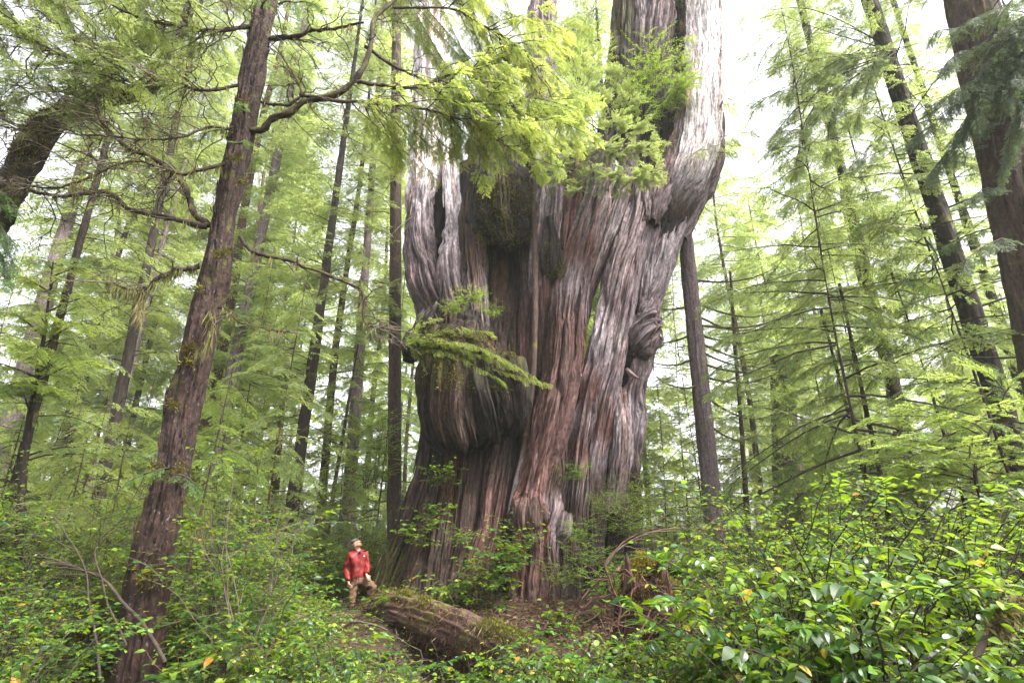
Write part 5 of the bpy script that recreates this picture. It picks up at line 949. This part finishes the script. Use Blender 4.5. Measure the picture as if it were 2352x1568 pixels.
az = rr_.uniform(0, 6.28, n); gc.inst(LEAF, xform(np.stack([np.sin(az), np.cos(az), rr_.uniform(-.3, .5, n)], -1), rr_.normal(0, .4, n), rr_.uniform(.04, .085, n)), np.stack([x, y, ground_z(x, y) + h], -1), np.clip(rr_.normal(.36, .30, n), 0, .95))
o = part('ground_cover', gc, [M['salal']]); o['kind'] = 'stuff'
tw = Geo()
for _ in range(900):
    y = 6.5 + 14 * rr_.random(); x = rr_.uniform(-1, 1) * (y * .97)
    if -.30 < x / y < -.2 and y < 14 or (abs(x) < 3 and y > 13): continue
    C = branch_curve((x, y, gz(x, y)), rr_.uniform(0, 6.28), rr_.uniform(.1, 1.3), rr_.uniform(.4, 1.5), rr_.uniform(.1, .7), 7, .16, rr_); tw.add(*tube(C, np.linspace(.008, .002, 7), 3))
o = part('twig_tangle', tw, [M['dead']]); o['kind'] = 'stuff'
# ------------------------------------------------------------------ the man gazing up at the cedar
def JP(px, py, dy=0.0): return PT(px, py, 14.0 + dy)
PM = {'skin': plain_mat('skin', (.36, .185, .14), (.42, .225, .17), 9, .55), 'jacket': plain_mat('red_jacket_cloth', (.115, .006, .006), (.175, .011, .010), 7, .55, .25), 'pants': plain_mat('tan_trouser_cloth', (.095, .052, .031), (.13, .073, .044), 6, .8, .2),
      'cap': plain_mat('grey_cap_cloth', (.065, .060, .048), (.10, .095, .08), 30, .9), 'hair': plain_mat('ginger_hair', (.13, .055, .025), (.22, .10, .045), 60, .7), 'shirt': plain_mat('navy_cloth', (.02, .025, .06), (.03, .035, .08), 8, .8), 'boot': plain_mat('dark_boot', (.03, .028, .036), (.07, .06, .08), 12, .7), 'white': plain_mat('white_print', (.75, .75, .75), (.8, .8, .8), 5, .6), 'zip': plain_mat('dark_zip', (.05, .03, .03), (.08, .05, .05), 40, .5), 'eye': plain_mat('eye', (.03, .025, .02), (.04, .03, .02), 5, .2)}
def skin_mesh(name, verts, edges, sub=2, root=0):
    """verts: (x, y, z, rx, ry) -> one continuous grown surface"""
    me = bpy.data.meshes.new(name); me.from_pydata([tuple(map(float, v[:3])) for v in verts], edges, [])
    ob = bpy.data.objects.new(name, me); col.objects.link(ob)
    sk = ob.modifiers.new('skin', 'SKIN'); sk.use_smooth_shade = True; sk.branch_smoothing = .3
    for i, v in enumerate(verts):
        d = me.skin_vertices[0].data[i]; d.radius = (float(v[3]), float(v[4] if len(v) > 4 else v[3])); d.use_root = (i == root)
    ss = ob.modifiers.new('sub', 'SUBSURF'); ss.levels = sub; ss.render_levels = sub
    dg = bpy.context.evaluated_depsgraph_get(); dg.update()
    m2 = bpy.data.meshes.new_from_object(ob.evaluated_get(dg)); bpy.data.objects.remove(ob); m2.name = name
    return m2
def wrinkle(me, amp, f, seed, vert=.6):
    n = len(me.vertices); co = np.empty(n * 3, np.float32); me.vertices.foreach_get('co', co); co = co.reshape(-1, 3).astype(float); no = np.empty(n * 3, np.float32); me.vertices.foreach_get('normal', no); no = no.reshape(-1, 3)
    d = amp * (1 - 2.2 * np.abs(vnoise(co[:, 0]*f + seed, co[:, 1]*f, co[:, 2]*f*vert))) + amp * .5 * vnoise(co[:, 0]*f*2.3, co[:, 1]*f*2.3 + seed, co[:, 2]*f*2)
    me.vertices.foreach_set('co', (co + no * d[:, None]).astype(np.float32).ravel()); me.update()
def mpart(name, me, mat, parent, label=None):
    me.materials.clear(); me.materials.append(mat); o = bpy.data.objects.new(name, me); col.objects.link(o); o.parent = parent; o.matrix_parent_inverse = parent.matrix_basis.inverted()
    if label: o['label'] = label
    return o
pel = JP(823, 1330); belly = JP(823, 1312); chest = JP(822, 1288); neck0 = JP(824, 1267); neck1 = JP(822, 1259)
shR, elR, wrR = JP(803, 1273, -.10), JP(795, 1304, -.06), JP(800, 1336, -.14); shL, elL, wrL = JP(840, 1271, .10), JP(844, 1300, .06), JP(841, 1320, -.10)
hpR, knR, anR, toR = JP(814, 1333, -.05), JP(809, 1371, -.10), JP(803, 1406, -.02), JP(809, 1412, -.20); hpL, knL, anL, toL = JP(833, 1332, .06), JP(859, 1347, -.16), JP(840, 1382, -.04), JP(853, 1390, -.14)
fd = norm(np.array([.76, -.42, .55])); hu = np.array([-.55, .18, .80]); hu = norm(hu - fd * np.dot(hu, fd)); hr = np.cross(fd, hu); hc = JP(819.5, 1246.5)
H_ = lambda f, u, s=0: hc + fd * f + hu * u + hr * s
body_v = [(*pel, .15, .11), (*belly, .135, .10), (*chest, .16, .11), (*neck0, .062, .06), (*neck1, .056, .056), (*H_(-.02, -.02), .082, .082), (*H_(-.02, .055), .082, .085), (*H_(.045, -.075), .050, .045), (*H_(.085, -.085), .030, .024), (*H_(.085, -.01), .030, .026), (*H_(.112, -.022), .014, .013),
          (*shR, .062), (*elR, .046), (*wrR, .029), (*shL, .062), (*elL, .046), (*wrL, .029), (*hpR, .088), (*knR, .060), (*anR, .042), (*toR, .036), (*hpL, .088), (*knL, .060), (*anL, .042), (*toL, .036), (*H_(-.01, -.01, .085), .018, .026), (*H_(-.01, -.01, -.085), .018, .026)]
body_e = [(0,1),(1,2),(2,3),(3,4),(4,5),(5,6),(5,7),(7,8),(5,9),(9,10),(2,11),(11,12),(12,13),(2,14),(14,15),(15,16),(0,17),(17,18),(18,19),(19,20),(0,21),(21,22),(22,23),(23,24),(5,25),(5,26)]
def hand(wi, wr, dirv, side, palmn):
    """palm and five separate curled fingers grown from the wrist vertex wi"""
    d = norm(dirv); s = norm(np.cross(palmn, d)); n = norm(np.cross(d, s)); p = wr + d * .055; a = len(body_v); body_v.append((*p, .034, .018)); body_e.append((wi, a))
    for k, (off, L) in enumerate([(-.030, .066), (-.010, .076), (.010, .070), (.028, .054)]):
        q0 = p + d * .035 + s * off; b = len(body_v)
        body_v.append((*q0, .0105)); body_v.append((*(q0 + d * L * .45 - n * .008), .0095)); body_v.append((*(q0 + d * L * .78 - n * (.026 + .004 * k)), .0085)); body_v.append((*(q0 + d * L * .88 - n * (.048 + .004 * k)), .0075)); body_e.extend([(a, b), (b, b+1), (b+1, b+2), (b+2, b+3)])
    b = len(body_v); q0 = p - d * .02 - s * .034 * side; body_v.append((*q0, .013)); body_v.append((*(q0 - s * .026 * side + d * .03 - n * .01), .011)); body_v.append((*(q0 - s * .022 * side + d * .058 - n * .022), .009)); body_e.extend([(a, b), (b, b+1), (b+1, b+2)])
hand(13, wrR, JP(804, 1346, -.18) - wrR, 1, np.array([-.5, -.8, .1])); hand(16, wrL, JP(849, 1328, -.17) - wrL, -1, np.array([.2, -.6, .75]))
foot = JP(802, 1413); man = thing('person', 'man in red jacket and grey cap gazing up, one foot raised on the log', 'person', (foot[0], foot[1], foot[2]))
bo = mpart('body', skin_mesh('body', body_v, body_e, 2), PM['skin'], man)
w1 = lambda a, b, t: a * (1 - t) + b * t
hem0 = JP(822, 1335, -.02)
jv = [(*hem0, .205, .165), (*belly, .185, .14), (*JP(822, 1298), .195, .145), (*JP(822, 1280), .19, .135), (*JP(823.5, 1267), .085, .085), (*JP(823.5, 1263), .082, .08),
      (*(shR + [0, 0, -.005]), .088), (*w1(shR, elR, .55), .080), (*elR, .074), (*w1(elR, wrR, .55), .064), (*w1(elR, wrR, .93), .054), (*(shL + [0, 0, -.005]), .088), (*w1(shL, elL, .55), .080), (*elL, .072), (*w1(elL, wrL, .55), .062), (*w1(elL, wrL, .9), .052)]
je = [(0,1),(1,2),(2,3),(3,4),(4,5),(3,6),(6,7),(7,8),(8,9),(9,10),(3,11),(11,12),(12,13),(13,14),(14,15)]
jm = skin_mesh('jacket', jv, je, 3); wrinkle(jm, .020, 10, 3.1); ja = mpart('jacket', jm, PM['jacket'], man)
hm = skin_mesh('hood', [(*JP(812, 1266, .02), .045), (*JP(818, 1264, .12), .055), (*JP(828, 1264, .13), .055), (*JP(835, 1266, .06), .042)], [(0,1),(1,2),(2,3)], 2); wrinkle(hm, .008, 14, 5); o = mpart('hood', hm, PM['jacket'], man)
tv = [(*JP(823, 1336, .01), .150, .105), (*hpR, .108), (*w1(hpR, knR, .5), .094), (*knR, .080), (*w1(knR, anR, .5), .074), (*w1(knR, anR, .97), .066), (*hpL, .108), (*w1(hpL, knL, .5), .096), (*knL, .082), (*w1(knL, anL, .5), .074), (*w1(knL, anL, .95), .064)]
tm = skin_mesh('trousers', tv, [(0,1),(1,2),(2,3),(3,4),(4,5),(0,6),(6,7),(7,8),(8,9),(9,10)], 3); wrinkle(tm, .016, 10, 8.3, 1.2); mpart('trousers', tm, PM['pants'], man)
for a, t in ((anR, toR), (anL, toL)):
    h = a - norm(t - a) * [1, 1, 0] * .05 + [0, 0, -.05]
    mpart('boot', skin_mesh('boot', [(*(a + [0, 0, .05]), .056), (*(a + [0, 0, -.015]), .056), (*h, .048), (*w1(a, t, .6), .052, .044), (*(t + (t - a) * .12), .044, .034)], [(0,1),(1,2),(1,3),(3,4)], 2), PM['boot'], man)
cm = skin_mesh('cap', [(*H_(-.045, .03), .106, .110), (*H_(-.03, .085), .100, .106), (*H_(-.03, .125), .06, .06)], [(0,1),(1,2)], 2); ca = mpart('cap', cm, PM['cap'], man)
g = Geo(); tq = np.linspace(-1, 1, 9); u0 = np.array([H_(.062 + .03 * math.cos(q * 1.2), .068 - .006 * q * q, .075 * q) for q in tq]); u1 = np.array([H_(.062 + .115 * math.cos(q * 1.25), .072 - .014 * q * q, .082 * q) for q in tq])
V = np.concatenate([u0, u1, u1 - hu * .008, u0 - hu * .008]); F = []
for k in range(4):
    for j in range(8): a = k * 9 + j; b = ((k + 1) % 4) * 9 + j; F.append([a, a + 1, b + 1, b])
g.add(V, F); me = g.mesh('peak', [PM['cap']], (0, 0, 0), True); mpart('peak', me, PM['cap'], man)
mpart('hair', skin_mesh('hair', [(*H_(-.075, -.03, 0), .062, .07), (*H_(-.06, .01, 0), .085, .085), (*H_(-.03, -.02, .062), .03), (*H_(-.03, -.02, -.062), .03)], [(0,1),(1,2),(1,3)], 2), PM['hair'], man)
mpart('beard', skin_mesh('beard', [(*H_(.0, -.075, .060), .020), (*H_(.05, -.098, .040), .024), (*H_(.086, -.104, 0), .026), (*H_(.05, -.098, -.040), .024), (*H_(.0, -.075, -.060), .020)], [(0,1),(1,2),(2,3),(3,4)], 2), PM['hair'], man)
mpart('mouth', skin_mesh('mouth', [(*H_(.108, -.068, .020), .006), (*H_(.114, -.068, 0), .008), (*H_(.108, -.068, -.020), .006)], [(0,1),(1,2)], 1), plain_mat('lips', (.36, .14, .12), (.4, .17, .14), 5, .5), man)
for s in (-1, 1): mpart('eye', skin_mesh('eye', [(*H_(.080, .018, .030 * s), .010), (*H_(.082, .018, .040 * s), .008)], [(0, 1)], 1), PM['eye'], man)
mpart('shirt_collar', skin_mesh('shirt_collar', [(*JP(825, 1266, -.07), .050), (*JP(827.5, 1269, -.10), .032)], [(0,1)], 2), PM['shirt'], man)
zc = [JP(828, 1274, -.160), JP(828, 1284, -.168), JP(827, 1300, -.170), JP(825, 1318, -.168), JP(824, 1334, -.158)]
g = Geo(); g.add(*tube(catmull(zc, 16), .006, 5)); mpart('zip', g.mesh('zip', [PM['zip']]), PM['zip'], man)
g = Geo(); e0 = JP(836.2, 1276.5, -.155); ex = np.array([.93, .36, 0]); ez = np.array([0, 0, 1.0]); ey = np.array([.36, -.93, 0])
def slab(P2):
    P2 = np.array(P2, float) * .62; n = len(P2); a = e0 + P2[:, :1] * ex + P2[:, 1:] * ez; V = np.concatenate([a + ey * .02, a - ey * .01]); q = [[i, (i + 1) % n, n + (i + 1) % n, n + i] for i in range(n)]
    if n == 4: g.add2(V, [], [[0, 1, 2, 3]] + q)
    else: g.add2(V, [[0, i, i + 1] for i in range(1, n - 1)], q)
slab([(-.016, .002), (.0, .018), (.010, .034), (.014, .020), (.024, .008)]); slab([(-.026, -.012), (.030, -.012), (.030, -.004), (-.026, -.004)])
mpart('jacket_emblem', g.mesh('jacket_emblem', [PM['white']]), PM['white'], man)
